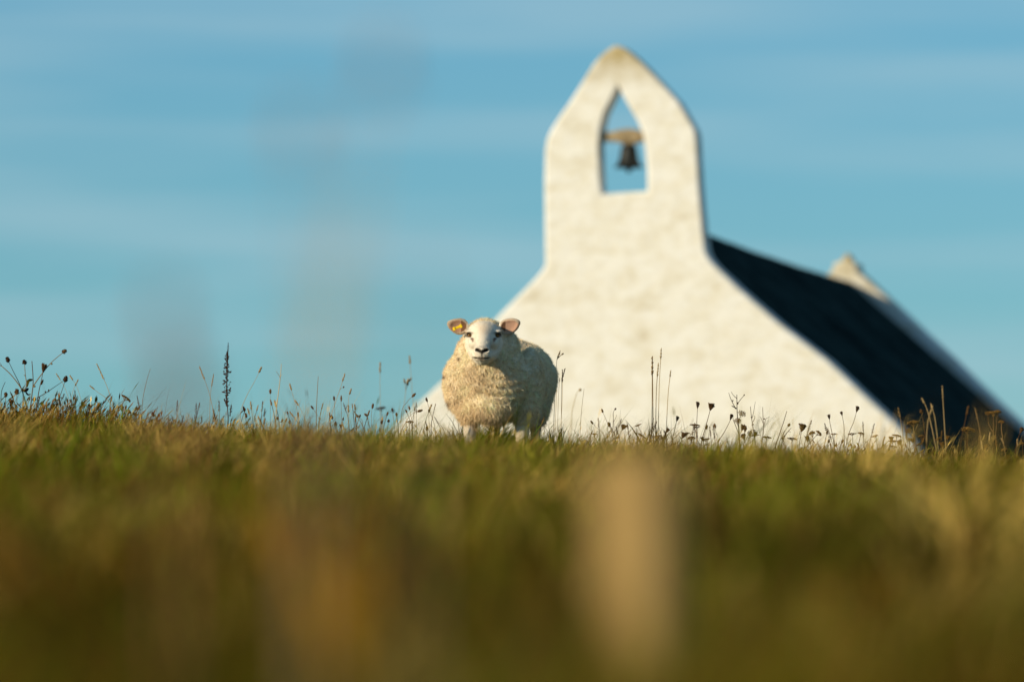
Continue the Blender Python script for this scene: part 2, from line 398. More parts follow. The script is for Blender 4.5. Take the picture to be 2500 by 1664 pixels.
for x, a, c_ in zip(xs, tops, bots): rings.append([b.verts.new((x, y, z)) for y, z in ((-.075, c_), (.075, c_), (.075, a), (-.075, a))])
for r0, r1 in zip(rings, rings[1:]):
    for j in range(4): b.faces.new((r0[j], r0[(j + 1) % 4], r1[(j + 1) % 4], r1[j]))
b.faces.new(rings[0]); b.faces.new(rings[-1][::-1]); bmesh.ops.recalc_face_normals(b, faces=b.faces[:])
bmesh.ops.bevel(b, geom=b.edges[:], offset=.008, segments=1, affect='EDGES')
me = bpy.data.meshes.new('headstock'); b.to_mesh(me); b.free(); link('headstock', me, bell_t, M_beam)

# ------------------------------------------------------------------ sheep
SS = KPX * 48.0
U0, V0 = 1220.0, 1124.0
sheep_loc = at(U0, 1085, 48.2); sheep_loc.z = float(G(sheep_loc.x, 48.2)) 
sheep_loc.z = at(U0, V0, 48.2).z
sheep = empty('sheep', sheep_loc); tag(sheep, 'white-faced woolly sheep with yellow tag in its ear standing on the grassy crest', 'sheep')
def eld(P, c, r):
    q = [(P[k] - c[k]) / r[k] for k in range(3)]
    k0 = np.sqrt(q[0] ** 2 + q[1] ** 2 + q[2] ** 2); k1 = np.sqrt(sum((q[k] / r[k]) ** 2 for k in range(3))) + 1e-6
    return k0 * (k0 - 1) / k1
def cap(P, a, b, ra, rb):
    a = np.array(a, float); b = np.array(b, float); d = b - a; dd = d @ d
    t = np.clip(sum((P[k] - a[k]) * d[k] for k in range(3)) / dd, 0, 1)
    return np.sqrt(sum((P[k] - a[k] - d[k] * t) ** 2 for k in range(3))) - (ra + (rb - ra) * t)
def smin(a, b, k):
    h = np.clip(.5 + .5 * (b - a) / k, 0, 1); return b + (a - b) * h - k * h * (1 - h)
def smax(a, b, k): return -smin(-a, -b, k)
def ear(P, c, ax, hl, hw_, side):
    ax = np.array(ax, float); ax /= np.linalg.norm(ax); nrm = np.array((0.0, 0.25, -1.0)); nrm -= ax * (nrm @ ax); nrm /= np.linalg.norm(nrm); bt = np.cross(ax, nrm)
    l = [sum((P[k] - c[k]) * e[k] for k in range(3)) for e in (ax, bt, nrm)]
    w_ = np.clip(1.0 - .30 * (l[0] / hl), .6, 1.3)
    d = eld([l[0], l[1] / w_, l[2] + .008 * l[1] ** 2], (0, 0, 0), (hl, hw_, 4.6))
    cut = eld([l[0], l[1] / w_, l[2] + .008 * l[1] ** 2], (-2, 0, 6.0), (hl * .86, hw_ * .8, 7.0))
    return smax(d, -cut, 1.5)
EAR_L = ((1117, 794, -74), (-30, -9, -6), 28, 20.5); EAR_R = ((1245, 794, -70), (28, -14, -4), 28.5, 20.5)
EYES = [(1145.5, 816.5, -115.5), (1214.5, 817.5, -115.5)]
def sheep_sdf(P, fine=True):
    wool = eld(P, (1206, 940, 45), (114, 82, 120))
    for c, r, k in [((1236, 918, 215), (110, 96, 180), 40), ((1255, 926, 365), (105, 97, 105), 36), ((1183, 862, -42), (70, 62, 56), 26), ((1196, 905, -10), (98, 70, 78), 30),
                    ((1293, 930, 22), (34, 84, 62), 9), ((1123, 937, 20), (37, 66, 62), 26), ((1287, 992, 6), (30, 52, 36), 6), ((1141, 988, 4), (26, 48, 38), 12), ((1200, 985, -18), (62, 44, 60), 18),
                    ((1309, 982, 350), (29, 66, 62), 22), ((1205, 985, 360), (34, 66, 62), 22), ((1185, 803, -42), (43, 27, 34), 16), ((1240, 845, -18), (26, 40, 40), 16)]:
        wool = smin(wool, eld(P, c, r), k)
    wool = smax(wool, -cap(P, (1247, 965, -58), (1262, 1042, -38), 6, 12), 7); wool = smax(wool, -cap(P, (1141, 1003, -36), (1160, 1036, -36), 4, 9), 6)
    # folds across the chest and lumpy locks
    u, v, w_ = P
    m = np.exp(-((u - 1225) / 62.0) ** 2 - ((v - 958) / 34.0) ** 2 - (np.maximum(w_ + 20, 0) / 60.0) ** 2)
    vv = v + .0022 * (u - 1215) ** 2 * .6 + 4 * np.sin(u * .045)
    wool = wool + 7.0 * m * (np.abs(np.sin(vv * math.pi / 20.0)) ** .6 * -1 + .55)
    lump = np.zeros_like(u)
    for a in _lumps: lump += a[3] * np.sin(a[0] * u + a[1] * v + a[2] * w_ + a[4])
    wool = wool + lump
    # head and limbs, short haired
    h = eld(P, (1181, 820, -80), (43, 37, 46))
    for c, r, k in [((1180, 808, -103), (36, 26, 30), 10), ((1181, 842, -84), (43, 33, 40), 14), ((1181, 862, -96), (33, 22, 40), 12), ((1176, 866, -166), (25, 15, 26), 10), ((1176, 878, -150), (18, 11, 26), 7),
                    ((1148, 807, -109), (14, 6.8, 14), 5), ((1212, 808, -109), (14, 6.8, 14), 5), ((1158, 833, -118), (14, 16, 16), 10), ((1203, 833, -118), (14, 16, 16), 10)]:
        h = smin(h, eld(P, c, r), k)
    h = smin(h, cap(P, (1180, 814, -116), (1176, 852, -176), 25, 18), 9)
    h = smin(h, eld(P, (1166, 855, -184), (9, 8, 9)), 5); h = smin(h, eld(P, (1186, 855, -184), (9, 8, 9)), 5)
    for e in EYES: h = smax(h, -(np.sqrt((u - e[0]) ** 2 + (v - e[1]) ** 2 + (w_ - e[2] + 3) ** 2) - 6.6), 3)
    for e in ((1165.5, 853, -192, .55), (1186.5, 853.5, -192, -.55)):      # nostrils
        h = smax(h, -eld([(u - e[0]) - e[3] * (v - e[1]), v - e[1], w_ - e[2]], (0, 0, 0), (9, 4.6, 10)), 2)
    h = smax(h, -eld([u, v - 873 - .006 * (1175 - u) ** 2 * -1, w_], (1175, 0, -178), (22, 2.2, 24)), 1.5)   # mouth line
    h = smin(h, ear(P, *EAR_L, -1), 5); h = smin(h, ear(P, *EAR_R, 1), 5)
    d = smin(wool, h, 7)
    for a, b_, ra, rb_ in [((1146, 1010, 0), (1147, 1052, -4), 21, 14), ((1147, 1052, -4), (1147, 1116, -4), 14, 12.5), ((1277, 1010, 0), (1275, 1052, -6), 23, 15.5), ((1275, 1052, -6), (1275, 1116, -6), 15.5, 13.5),
                           ((1308, 1015, 372), (1308, 1046, 396), 20, 12), ((1308, 1046, 396), (1308, 1116, 384), 12, 10.5), ((1206, 1015, 378), (1206, 1046, 402), 20, 12), ((1206, 1046, 402), (1206, 1116, 390), 12, 10.5)]:
        d = smin(d, cap(P, a, b_, ra, rb_), 8)
    for c in ((1147, 1119, -10), (1275, 1119, -12), (1308, 1119, 378), (1206, 1119, 384)):
        d = smin(d, eld(P, c, (11.5, 7, 16)), 3)
    return d, wool, h
_lumps = [(*(rng.normal(0, 1, 3) * f), a, rng.uniform(0, 6)) for f, a in [(.07, .45)] * 6 + [(.16, .28)] * 8 + [(.34, .25)] * 8]
st = 2.1
au = np.arange(1060, 1386, st); av = np.arange(762, 1134, st); aw = np.arange(-212, 492, st)
P3 = np.meshgrid(au.astype(np.float32), av.astype(np.float32), aw.astype(np.float32), indexing='ij')
D, _, _ = sheep_sdf(P3)
def surface_nets(D, ax):
    S = D < 0; nx_, ny_, nz_ = D.shape
    c8 = [(i, j, k) for i in (0, 1) for j in (0, 1) for k in (0, 1)]
    sub = lambda A, o: A[o[0]:nx_ - 1 + o[0], o[1]:ny_ - 1 + o[1], o[2]:nz_ - 1 + o[2]]
    cnt = sum(sub(S, o).astype(np.int8) for o in c8); act = (cnt > 0) & (cnt < 8)
    idx = -np.ones(act.shape, np.int64); cells = np.argwhere(act); idx[act] = np.arange(len(cells))
    acc = np.zeros((len(cells), 3)); num = np.zeros(len(cells))
    for a in c8:
        for k in range(3):
            if a[k]: continue
            b_ = list(a); b_[k] = 1
            da = D[tuple((cells + a).T)]; db = D[tuple((cells + b_).T)]; cr = (da < 0) != (db < 0)
            t = np.where(cr, da / np.where(cr, da - db, 1), 0); p = np.tile(np.array(a, float), (len(cells), 1)); p[:, k] += t
            acc += p * cr[:, None]; num += cr
    vp = cells + acc / num[:, None]
    V = np.stack([ax[k][0] + vp[:, k] * (ax[k][1] - ax[k][0]) for k in range(3)], 1)
    quads = []
    for k in range(3):
        o1, o2 = [(1, 2), (2, 0), (0, 1)][k]
        sl = [slice(1, -1)] * 3; sl[k] = slice(0, -1); e0 = S[tuple(sl)]; sl2 = list(sl); sl2[k] = slice(1, None); e1 = S[tuple(sl2)]
        for flip in (False, True):
            e = np.argwhere((e0 & ~e1) if not flip else (~e0 & e1))
            if not len(e): continue
            e = e + np.array([0 if j == k else 1 for j in range(3)])
            f = lambda a, b_: idx[tuple((e - np.eye(3, dtype=int)[o1] * a - np.eye(3, dtype=int)[o2] * b_).T)]
            q = np.stack([f(1, 1), f(0, 1), f(0, 0), f(1, 0)], 1)
            quads.append(q[:, ::-1] if flip else q)
    return V, np.concatenate(quads)
SV, SQ = surface_nets(D, (au, av, aw)); del D, P3
WD = 48.2 / SS
def to_local(V):
    f = 1 + V[:, 2] / WD          # the body follows the slope it stands on
    return np.stack([((V[:, 0] - 1250) * f + 1250 - U0) * SS, V[:, 2] * SS, ((1923.8 - V[:, 1]) * f - (1923.8 - V0)) * SS], 1)
Pv = [SV[:, 0], SV[:, 1], SV[:, 2]]
_, d_w, d_h = sheep_sdf(Pv)
eps = .8
Ng = np.stack([(sheep_sdf([Pv[j] + (eps if j == k else 0) for j in range(3)])[0] - sheep_sdf([Pv[j] - (eps if j == k else 0) for j in range(3)])[0]) for k in range(3)], 1)
Ng /= np.linalg.norm(Ng, axis=1)[:, None] + 1e-9
u, v, w_ = Pv
leg = (v > 1036) & ~((v < 1050) & (np.abs(u - 1200) < 45) & (w_ < 100))
woolm = (d_w < d_h + 1.0) & ~leg
C = np.tile(np.array((.78, .64, .42)), (len(SV), 1))
face = d_h < d_w - .5
C[face] = (.88, .775, .61)
C[leg] = (.66, .56, .42)
def blot(cu, cv, ru, rv_, c, wmax=-90, pw=2.0, k=1.0):
    g = np.exp(-(((u - cu) / ru) ** 2 + ((v - cv) / rv_) ** 2) ** (pw / 2)) * (w_ < wmax) * face * k
    C[:] = C * (1 - g[:, None]) + np.array(c) * g[:, None]
blot(1179, 800, 18, 15, (.66, .50, .33), k=.6); blot(1196, 838, 5, 13, (.42, .37, .31), k=.45); blot(1160, 838, 3.5, 12, (.55, .48, .39), k=.35); blot(1176, 868, 15, 5, (.55, .47, .38), wmax=-140, k=.5)  # grey muzzle mottling; the stronger right blot also paints the nose's shadow
for s_, eu in ((1, 1143), (-1, 1217)):
    blot(eu, 815.5, 8.5, 6.5, (.05, .035, .02), wmax=-80, pw=4)
    blot(eu + s_ * 9, 825, 4.5, 3.0, (.09, .055, .035), pw=3); blot(eu + s_ * 11, 829, 3.2, 4, (.28, .16, .11), pw=3)
blot(1140, 801, 3, 3, (.30, .26, .20))
for eu in (1146, 1214): blot(eu, 811, 11, 3.2, (.16, .12, .09), wmax=-80, pw=3, k=.8)
for du in (-12, -8, -4, 4, 8, 12): blot(1176 + du, 857.5 - abs(du) * .5, 4.6, 4.4, (.018, .014, .012), wmax=-140, pw=4)
blot(1176, 858, 4.2, 5.5, (.02, .016, .014), wmax=-140, pw=4); blot(1176, 865, 1.6, 8, (.05, .04, .03), wmax=-140, pw=4)
blot(1175.5, 845, 13, 4, (.30, .27, .24), wmax=-140, k=.55)
mc = 873 - .006 * (1175 - u) ** 2
g = np.exp(-((v - mc) / 1.7) ** 4 - ((u - 1175) / 19.5) ** 8) * (w_ < -120) * face; C = C * (1 - g[:, None]) + np.array((.05, .035, .025)) * g[:, None]
blot(1176, 876.5, 9, 2.4, (.36, .24, .17), wmax=-140, k=.7)
for (c_, ax_, hl, hw_), sg in ((EAR_L, -1), (EAR_R, 1)):
    inside = ((((u - c_[0]) / 21.5) ** 2 + ((v - c_[1]) / 15) ** 2) < 1) & (Ng[:, 2] < -.2) & (w_ > -95) & (np.abs(u - 1180) > 41)
    outer = ((((u - c_[0]) / 34) ** 2 + ((v - c_[1]) / 24) ** 2) < 1) & (np.abs(u - 1180) > 41) & face
    C[outer] = (.56, .43, .30); C[inside] = (.62, .36, .24)
    deep = inside & (np.abs(u - 1180) < 54); C[deep] = (.22, .11, .06)
hoof = v > 1114; C[hoof] = (.05, .04, .03)
dirt = rng.random(len(SV)) < .02
C[woolm] *= (1 + .10 * np.sin(u * .21 + v * .13) * np.sin(w_ * .17 + v * .2))[woolm][:, None]
C[woolm & dirt] *= .6
body = link('body', raw_mesh('sheep_body', to_local(SV), SQ, None, np.clip(C, 0, 1), True), sheep, M_sheep)
# wool fibres rooted on the woolly skin
tri = np.concatenate([SQ[:, [0, 1, 2]], SQ[:, [0, 2, 3]]])
tri = tri[woolm[tri].all(1)]
A = SV[tri]; ar = np.linalg.norm(np.cross(A[:, 1] - A[:, 0], A[:, 2] - A[:, 0]), axis=1)
wt = ar * np.where(A[:, :, 2].mean(1) < 120, 1.6, 1.0)
NF = 200000
pick = rng.choice(len(tri), NF, p=wt / wt.sum()); bc = rng.dirichlet((1, 1, 1), NF)
Pf = (SV[tri[pick]] * bc[:, :, None]).sum(1); Nf = (Ng[tri[pick]] * bc[:, :, None]).sum(1); Nf /= np.linalg.norm(Nf, axis=1)[:, None] + 1e-9
def toL(d): return np.stack([d[:, 0], d[:, 2], -d[:, 1]], 1)
Bl = to_local(Pf) - toL(Nf) * .004; Nl = toL(Nf)
clump = np.stack([np.sin(Pf @ (rng.normal(0, .33, 3)) + rng.uniform(0, 6)) + np.sin(Pf @ (rng.normal(0, .16, 3)) + rng.uniform(0, 6)) for _ in range(3)], 1)
lock = np.stack([np.sin(Pf @ rng.normal(0, .55, 3) + rng.uniform(0, 6)) * np.sin(Pf @ rng.normal(0, .55, 3) + rng.uniform(0, 6)) for _ in range(3)], 1)
dirv = Nl * .68 + clump * .12 + lock * .34 + rng.normal(0, .20, (NF, 3)) + np.array((0, .12, -.45)); dirv /= np.linalg.norm(dirv, axis=1)[:, None]
sd3 = np.cross(dirv, Nl + rng.normal(0, .22, (NF, 3))); sd3 /= np.linalg.norm(sd3, axis=1)[:, None] + 1e-6
ln = rng.uniform(.009, .019, NF) * np.where(Pf[:, 1] > 985, 1.35, 1.0) * np.where(Pf[:, 1] < 800, 1.15, 1)
bd = rng.normal(0, .25, (NF, 3)) + np.array((0, 0, -.25))
FV, FQ, FT, per = strips(Bl, dirv, sd3, ln * np.clip(1 + .25 * lock[:, 2], .6, 1.5), rng.uniform(.0012, .0022, NF), bd)
big = np.sin(Pf @ rng.normal(0, .035, 3) + 1) + np.sin(Pf @ rng.normal(0, .06, 3) + 3) + np.sin(Pf @ rng.normal(0, .10, 3) + 5)
tone = np.clip(1 + .045 * big + .05 * clump[:, 0] + .05 * lock[:, 1] + rng.normal(0, .07, NF), .5, 1.3)
FC = np.array((.92, .71, .44)) * tone[:, None]
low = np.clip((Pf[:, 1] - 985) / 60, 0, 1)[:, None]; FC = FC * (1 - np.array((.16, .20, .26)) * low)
sp = rng.random(NF) < .012; FC[sp] = (.16, .10, .05)
for (bu_, bv_, br_) in ((1085, 918, 5), (1092, 984, 6), (1096, 994, 5), (1120, 872, 4)):      # burrs caught in the wool
    g = np.exp(-((Pf[:, 0] - bu_) ** 2 + (Pf[:, 1] - bv_) ** 2) / br_ ** 2)[:, None] * (Pf[:, 2] < 140)[:, None]; FC = FC * (1 - g) + np.array((.12, .07, .035)) * g
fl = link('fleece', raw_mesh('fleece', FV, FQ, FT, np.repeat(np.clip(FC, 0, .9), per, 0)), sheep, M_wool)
# short hair of the face, ears and legs, lying nearly flat
tri2 = np.concatenate([SQ[:, [0, 1, 2]], SQ[:, [0, 2, 3]]]); tri2 = tri2[(~woolm)[tri2].all(1) & (SV[tri2][:, :, 1].max(1) < 1112)]
A = SV[tri2]; ar = np.linalg.norm(np.cross(A[:, 1] - A[:, 0], A[:, 2] - A[:, 0]), axis=1); NH = 26000
pick = rng.choice(len(tri2), NH, p=ar / ar.sum()); bc = rng.dirichlet((1, 1, 1), NH)
Ph = (SV[tri2[pick]] * bc[:, :, None]).sum(1); Nh = (Ng[tri2[pick]] * bc[:, :, None]).sum(1); Nh /= np.linalg.norm(Nh, axis=1)[:, None] + 1e-9
Ch = (C[tri2[pick]] * bc[:, :, None]).sum(1) * np.exp(rng.normal(0, .16, (NH, 1)))
Nl2 = toL(Nh); away = to_local(Ph) - to_local(np.array([[1178., 838., -175.]])); away /= np.linalg.norm(away, axis=1)[:, None]
dv = Nl2 * .42 + away * .7 + rng.normal(0, .25, (NH, 3)) + np.array((0, 0, -.15)); dv /= np.linalg.norm(dv, axis=1)[:, None]
s3 = np.cross(dv, rng.normal(0, 1, (NH, 3))); s3 /= np.linalg.norm(s3, axis=1)[:, None]
HV, HQ, HT, per = strips(to_local(Ph) - Nl2 * .001, dv, s3, rng.uniform(.004, .0075, NH), rng.uniform(.0009, .0018, NH), rng.normal(0, .2, (NH, 3)), (0, .5, 1.0), (1, .8, .05))
link('short_hair', raw_mesh('short_hair', HV, HQ, HT, np.repeat(np.clip(Ch, 0, .9), per, 0)), sheep, M_wool)
# eyes: amber iris, dark bar pupil
for e in EYES:
    V = []; Cc = []; Q = []; nU, nV = 16, 10; r_ = 5.8
    for i in range(nV + 1):
        ph = math.pi * i / nV
        for j in range(nU):
            th = 2 * math.pi * j / nU; n_ = (math.sin(ph) * math.cos(th), math.sin(ph) * math.sin(th), -math.cos(ph))
            V.append((e[0] + n_[0] * r_, e[1] + n_[1] * r_ * .66, e[2] + 1.5 + n_[2] * r_)); rr = math.hypot(n_[0], n_[1])
            Cc.append((.006, .005, .004) if (abs(n_[1]) < .25 and rr < .55) or rr > .75 else (.34, .15, .02))
    for i in range(nV):
        for j in range(nU): Q.append((i * nU + j, (i + 1) * nU + j, (i + 1) * nU + (j + 1) % nU, i * nU + (j + 1) % nU))
    link('eye', raw_mesh('eye', to_local(np.array(V)), Q, None, np.array(Cc), True), body, M_eye)
# ear tag: a yellow bar with raised ends through the ear
tb = MB()
def L3(u_, v_, w__): return Vector(to_local(np.array([[u_, v_, w__]], float))[0])
b = bmesh.new()
def bar(a, c, hh, dd):
    a, c = L3(*a), L3(*c); d = (c - a); x = d.normalized(); y = Vector((0, 1, 0)); z = x.cross(y)
    M = Matrix((x, y, z)).transposed().to_4x4(); M.translation = (a + c) / 2
    r_ = bmesh.ops.create_cube(b, size=1.0, matrix=M @ Matrix.Diagonal((d.length, dd * SS, hh * SS, 1)))
bar((1105, 801.8, -87), (1128, 792.2, -87), 6.4, 3.6); bar((1106, 801.2, -88.5), (1110.5, 799.4, -89.5), 9.0, 3.2); bar((1122.5, 794.6, -88.5), (1127, 792.7, -89.5), 9.4, 3.2)
bmesh.ops.bevel(b, geom=b.edges[:], offset=.0012, segments=1, affect='EDGES')
me = bpy.data.meshes.new('ear_tag'); b.to_mesh(me); b.free(); link('ear_tag', me, sheep, M_tag)
#PLANTS
# ------------------------------------------------------------------ sward: grass nobody could count
PATCH = [(40, 1150, 130, 110, 3, 1.2), (230, 1090, 110, 40, 0, 1.0), (560, 1080, 170, 40, 2, .9), (650, 1190, 110, 70, 3, 1.4), (840, 1400, 150, 120, 4, 2.2), (1100, 1340, 110, 60, 0, 1.5),
         (400, 1560, 190, 90, 0, 1.4), (460, 1430, 150, 60, 1, 1.3), (150, 1440, 120, 90, 5, 2.0), (1150, 1600, 150, 80, 5, 2.0), (1050, 1200, 120, 40, 0, 1.0), (1280, 1100, 120, 30, 0, .8),
         (2000, 1250, 230, 50, 0, 1.3), (1800, 1320, 110, 50, 0, 1.2), (1960, 1420, 170, 70, 5, 1.8), (1770, 1180, 120, 40, 3, 1.3), (1720, 1570, 130, 60, 4, 1.6), (2460, 1500, 120, 120, 1, 1.5),
         (1400, 1640, 140, 60, 5, 1.2), (1230, 1500, 90, 90, 5, 1.4), (300, 1280, 160, 50, 2, .7), (2300, 1300, 150, 60, 0, .8), (1900, 1100, 200, 20, 3, .9), (2350, 1130, 150, 20, 2, .7), (80, 1040, 150, 22, 3, 1.0), (1500, 1100, 150, 25, 2, .8), (900, 1080, 150, 25, 2, .9)]
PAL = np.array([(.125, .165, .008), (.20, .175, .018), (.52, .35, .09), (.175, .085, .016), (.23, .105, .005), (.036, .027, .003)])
_pn = [(rng.normal(0, f, 2), rng.uniform(0, 6), k) for k in range(4) for f in (.9, 2.2, 5.0, 9.0)]
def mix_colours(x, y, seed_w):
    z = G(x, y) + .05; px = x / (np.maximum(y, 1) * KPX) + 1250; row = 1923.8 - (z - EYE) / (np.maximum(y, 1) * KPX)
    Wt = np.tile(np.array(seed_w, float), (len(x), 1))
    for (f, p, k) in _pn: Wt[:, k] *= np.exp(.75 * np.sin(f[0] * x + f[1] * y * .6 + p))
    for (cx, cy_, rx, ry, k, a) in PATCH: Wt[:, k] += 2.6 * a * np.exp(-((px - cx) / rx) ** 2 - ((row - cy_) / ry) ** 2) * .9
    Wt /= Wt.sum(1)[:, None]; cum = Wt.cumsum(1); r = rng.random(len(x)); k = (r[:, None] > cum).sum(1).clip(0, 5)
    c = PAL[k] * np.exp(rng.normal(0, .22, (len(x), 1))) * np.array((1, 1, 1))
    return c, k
def scatter(n, y0, y1, margin):
    if isinstance(margin, tuple):
        return rng.normal(margin[0], margin[1], n), y0 + (y1 - y0) * rng.random(n)
    y = y0 + (y1 - y0) * rng.random(n * 2); hw_ = .062 * y + margin; keep = rng.random(n * 2) < hw_ / (.062 * y1 + margin); y = y[keep][:n]
    return (rng.random(len(y)) * 2 - 1) * (.062 * y + margin), y
def sward(name, parts, m):
    Vs, Qs, Ts, Cs, o = [], [], [], [], 0
    for (n, y0, y1, mg, hlo, hhi, wlo, whi, lean, wts, lv) in parts:
        x, y = scatter(n, y0, y1, mg); n = len(x)
        tl = None
        if not isinstance(mg, tuple) and len(lv[0]) == 4 and n > 2000:      # most blades stand in tufts that share a height, a lean and a colour
            ntf = max(60, n // 55); tx, ty = scatter(ntf, y0, y1, mg); ntf = len(tx); ti = rng.integers(0, ntf, n); own = rng.random(n) < .72
            rad = rng.uniform(.025, .085, ntf); x = np.where(own, tx[ti] + rng.normal(0, 1, n) * rad[ti], x); y = np.where(own, ty[ti] + rng.normal(0, 1, n) * rad[ti] * 1.3, y)
            th_ = np.exp(rng.normal(0, .38, ntf)); hs = np.where(own, th_[ti] * np.exp(-(rng.random(n) * .35)), .72); tl = rng.normal(0, .48, (ntf, 2))[ti] * own[:, None]
            tcol, _ = mix_colours(tx, ty, wts); tcol = tcol * np.exp(rng.normal(.0, .34, (ntf, 1)))
        else: hs = 1.0
        z = G(x, y) - .004
        cl_ = 1 + .35 * np.sin(x * 3.1 + y * 1.3) * np.sin(x * 1.3 - y * 2.1 + 1) + .18 * np.sin(x * 9.1 + y * 4.7)
        h = np.minimum((hlo + (hhi - hlo) * rng.random(n) ** (1.8 if n > 5000 and len(lv[0]) == 4 else 1.15)) * cl_ * hs, hhi * 1.35); wd = rng.uniform(wlo, whi, n)
        th = rng.uniform(0, 2 * math.pi, n); sdv = np.stack([np.cos(th), np.sin(th), np.zeros(n)], 1)
        d0 = np.stack([rng.normal(.06, .16, n), rng.normal(0, .16, n), np.ones(n)], 1)
        bn = np.stack([rng.normal(.12, lean, n), rng.normal(0, lean, n), -np.abs(rng.normal(0, lean * .7, n))], 1)
        if tl is not None: d0[:, :2] += tl
        V, q, t, per_ = strips(np.stack([x, y, z], 1), d0, sdv, h, wd, bn, *lv)
        c, k = mix_colours(x, y, wts)
        if tl is not None: c = np.where((own & (rng.random(n) < .8))[:, None], tcol[ti] * np.exp(rng.normal(0, .2, (n, 1))), c)
        Vs.append(V); Qs.append(q + o); Ts.append(t + o); o += len(V); Cs.append(np.repeat(c, per_, 0))
    return link(name, raw_mesh(name, np.concatenate(Vs), np.concatenate(Qs), np.concatenate(Ts), np.concatenate(Cs)), None, m)
LV4 = ((0, .4, .75, 1.0), (1, .85, .55, .05)); LV3 = ((0, .55, 1.0), (1, .8, .05)); LVS = ((0, .3, .6, .82, .9, 1.0), (.8, .7, .6, .6, 2.6, .3))
W_NEAR = (1.3, .35, .03, 1.0, .35, 6.0); W_FORE = (1.4, .8, .40, .9, .04, 1.3); W_MID = (1.35, 1.1, .70, .80, .03, .45); W_TOP = (.9, 1.1, 1.35, .75, .06, .10)  # dark weight grows toward the camera, painting foreground shade into the blade colours
tag(sward('grass', [
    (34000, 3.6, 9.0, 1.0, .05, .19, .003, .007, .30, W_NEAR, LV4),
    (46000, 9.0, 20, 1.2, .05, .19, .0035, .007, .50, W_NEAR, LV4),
    (110000, 20, 38, 1.6, .05, .17, .0028, .006, .50, W_FORE, LV4),
    (150000, 38, 47.0, 1.8, .04, .13, .002, .0045, .34, W_MID, LV4),
    (120000, 45.5, 53.0, 2.0, .04, .12, .0018, .004, .36, W_TOP, LV4),
    (15000, 45.2, 50.5, 1.6, .08, .23, .0016, .0032, .36, (.8, .9, 1.6, 1.1, .05, .1), LV4),
    (1300, 46.2, 47.6, (-.06, .24), .05, .135, .002, .0042, .40, (.6, .7, 1.6, 1.4, .05, .2), LV4),
    (5200, 48.75, 49.9, (-.02, .15), .13, .25, .004, .008, .42, (.5, .5, .2, 2.0, .05, 3.0), LV4),
    (9000, 20, 44.0, 1.6, .12, .26, .003, .0055, .34, (1.0, .9, 1.8, .6, .05, .1), LV4),
    (800, 7.2, 9.4, (.125, .12), .11, .25, .004, .007, .3, (1.2, 1.2, .2, .8, .4, .6), LV4),
    (4000, 13, 36.0, 1.2, .12, .30, .005, .010, .62, (1.6, .8, 1.4, .4, .1, 1.0), LV4),
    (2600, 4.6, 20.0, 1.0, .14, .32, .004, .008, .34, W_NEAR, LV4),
    (70000, 3.6, 46.0, 7.0, .05, .17, .005, .011, .32, W_FORE, LV3),
    (30000, 44.0, 54.0, 6.0, .05, .14, .003, .007, .32, W_TOP, LV3),
    (40000, 52.0, 62.0, 4.0, .05, .14, .003, .006, .36, W_TOP, LV3)], M_grass), kind='stuff')
tag(sward('dry_grass_stems', [
    (900, 44.5, 51.5, 1.5, .10, .34, .0014, .0024, .14, (.05, .3, 3.0, 1.4, .1, .1), LV4),
    (620, 45.0, 51.0, 1.5, .09, .24, .0014, .0024, .12, (.02, .2, 2.0, 2.4, .1, .1), LVS),
    (3600, 46.0, 49.5, (-2.75, .42), .06, .20, .003, .0058, .22, (.2, .3, .4, 2.6, .0, 2.2), LVS),
    (2400, 46.0, 49.5, (-1.9, .6), .05, .15, .0026, .005, .22, (.2, .3, .8, 2.4, .0, .8), LVS),
    (3600, 46.0, 49.5, (1.6, .75), .05, .14, .0024, .0046, .26, (.3, .5, .9, 2.6, .0, .6), LVS),
    (4600, 46.6, 49.6, (1.75, .75), .05, .17, .0024, .0046, .34, (.3, .5, .5, 2.6, .0, 1.4), LV4),
    (1500, 46.4, 49.6, (-.6, .25), .04, .12, .0020, .0036, .34, (.3, .5, 1.2, 2.6, .0, .5), LV4),
    (3600, 46.0, 49.8, 1.5, .04, .17, .0018, .0034, .24, (.4, .6, 2.0, 1.6, .0, .2), LVS),
    (1500, 20, 44.0, 1.5, .10, .26, .0016, .0030, .16, (.1, .5, 3.0, 1.0, .1, .1), LVS),
    (350, 4.5, 20.0, .8, .12, .28, .002, .004, .16, (.1, .5, 2.0, 1.4, .3, .1), LVS)], M_plant), kind='stuff')

# ------------------------------------------------------------------ plants one can tell apart
DK = (.055, .030, .018); MID = (.115, .062, .026); TAN = (.24, .155, .065); STRAW = (.44, .31, .14); PALE = (.55, .44, .24); YAR = (.19, .105, .03); GRN = (.05, .075, .012); OLV = (.10, .095, .02); DGRN = (.022, .034, .010)
def smooth_pts(P, n=5):
    if len(P) < 3: return [P[0].lerp(P[-1], i / n) for i in range(n + 1)]
    out = []
    for i in range(len(P) - 1):
        p0, p1, p2, p3 = P[max(i - 1, 0)], P[i], P[i + 1], P[min(i + 2, len(P) - 1)]
        for k in range(n):
            t = k / n; out.append(.5 * ((2 * p1) + (p2 - p0) * t + (2 * p0 - 5 * p1 + 4 * p2 - p3) * t * t + (3 * p1 - p0 - 3 * p2 + p3) * t ** 3))
    return out + [P[-1]]
def frame(ax):
    q = ax.to_track_quat('Z', 'Y'); return lambda x, y, z: q @ Vector((x, y, z))
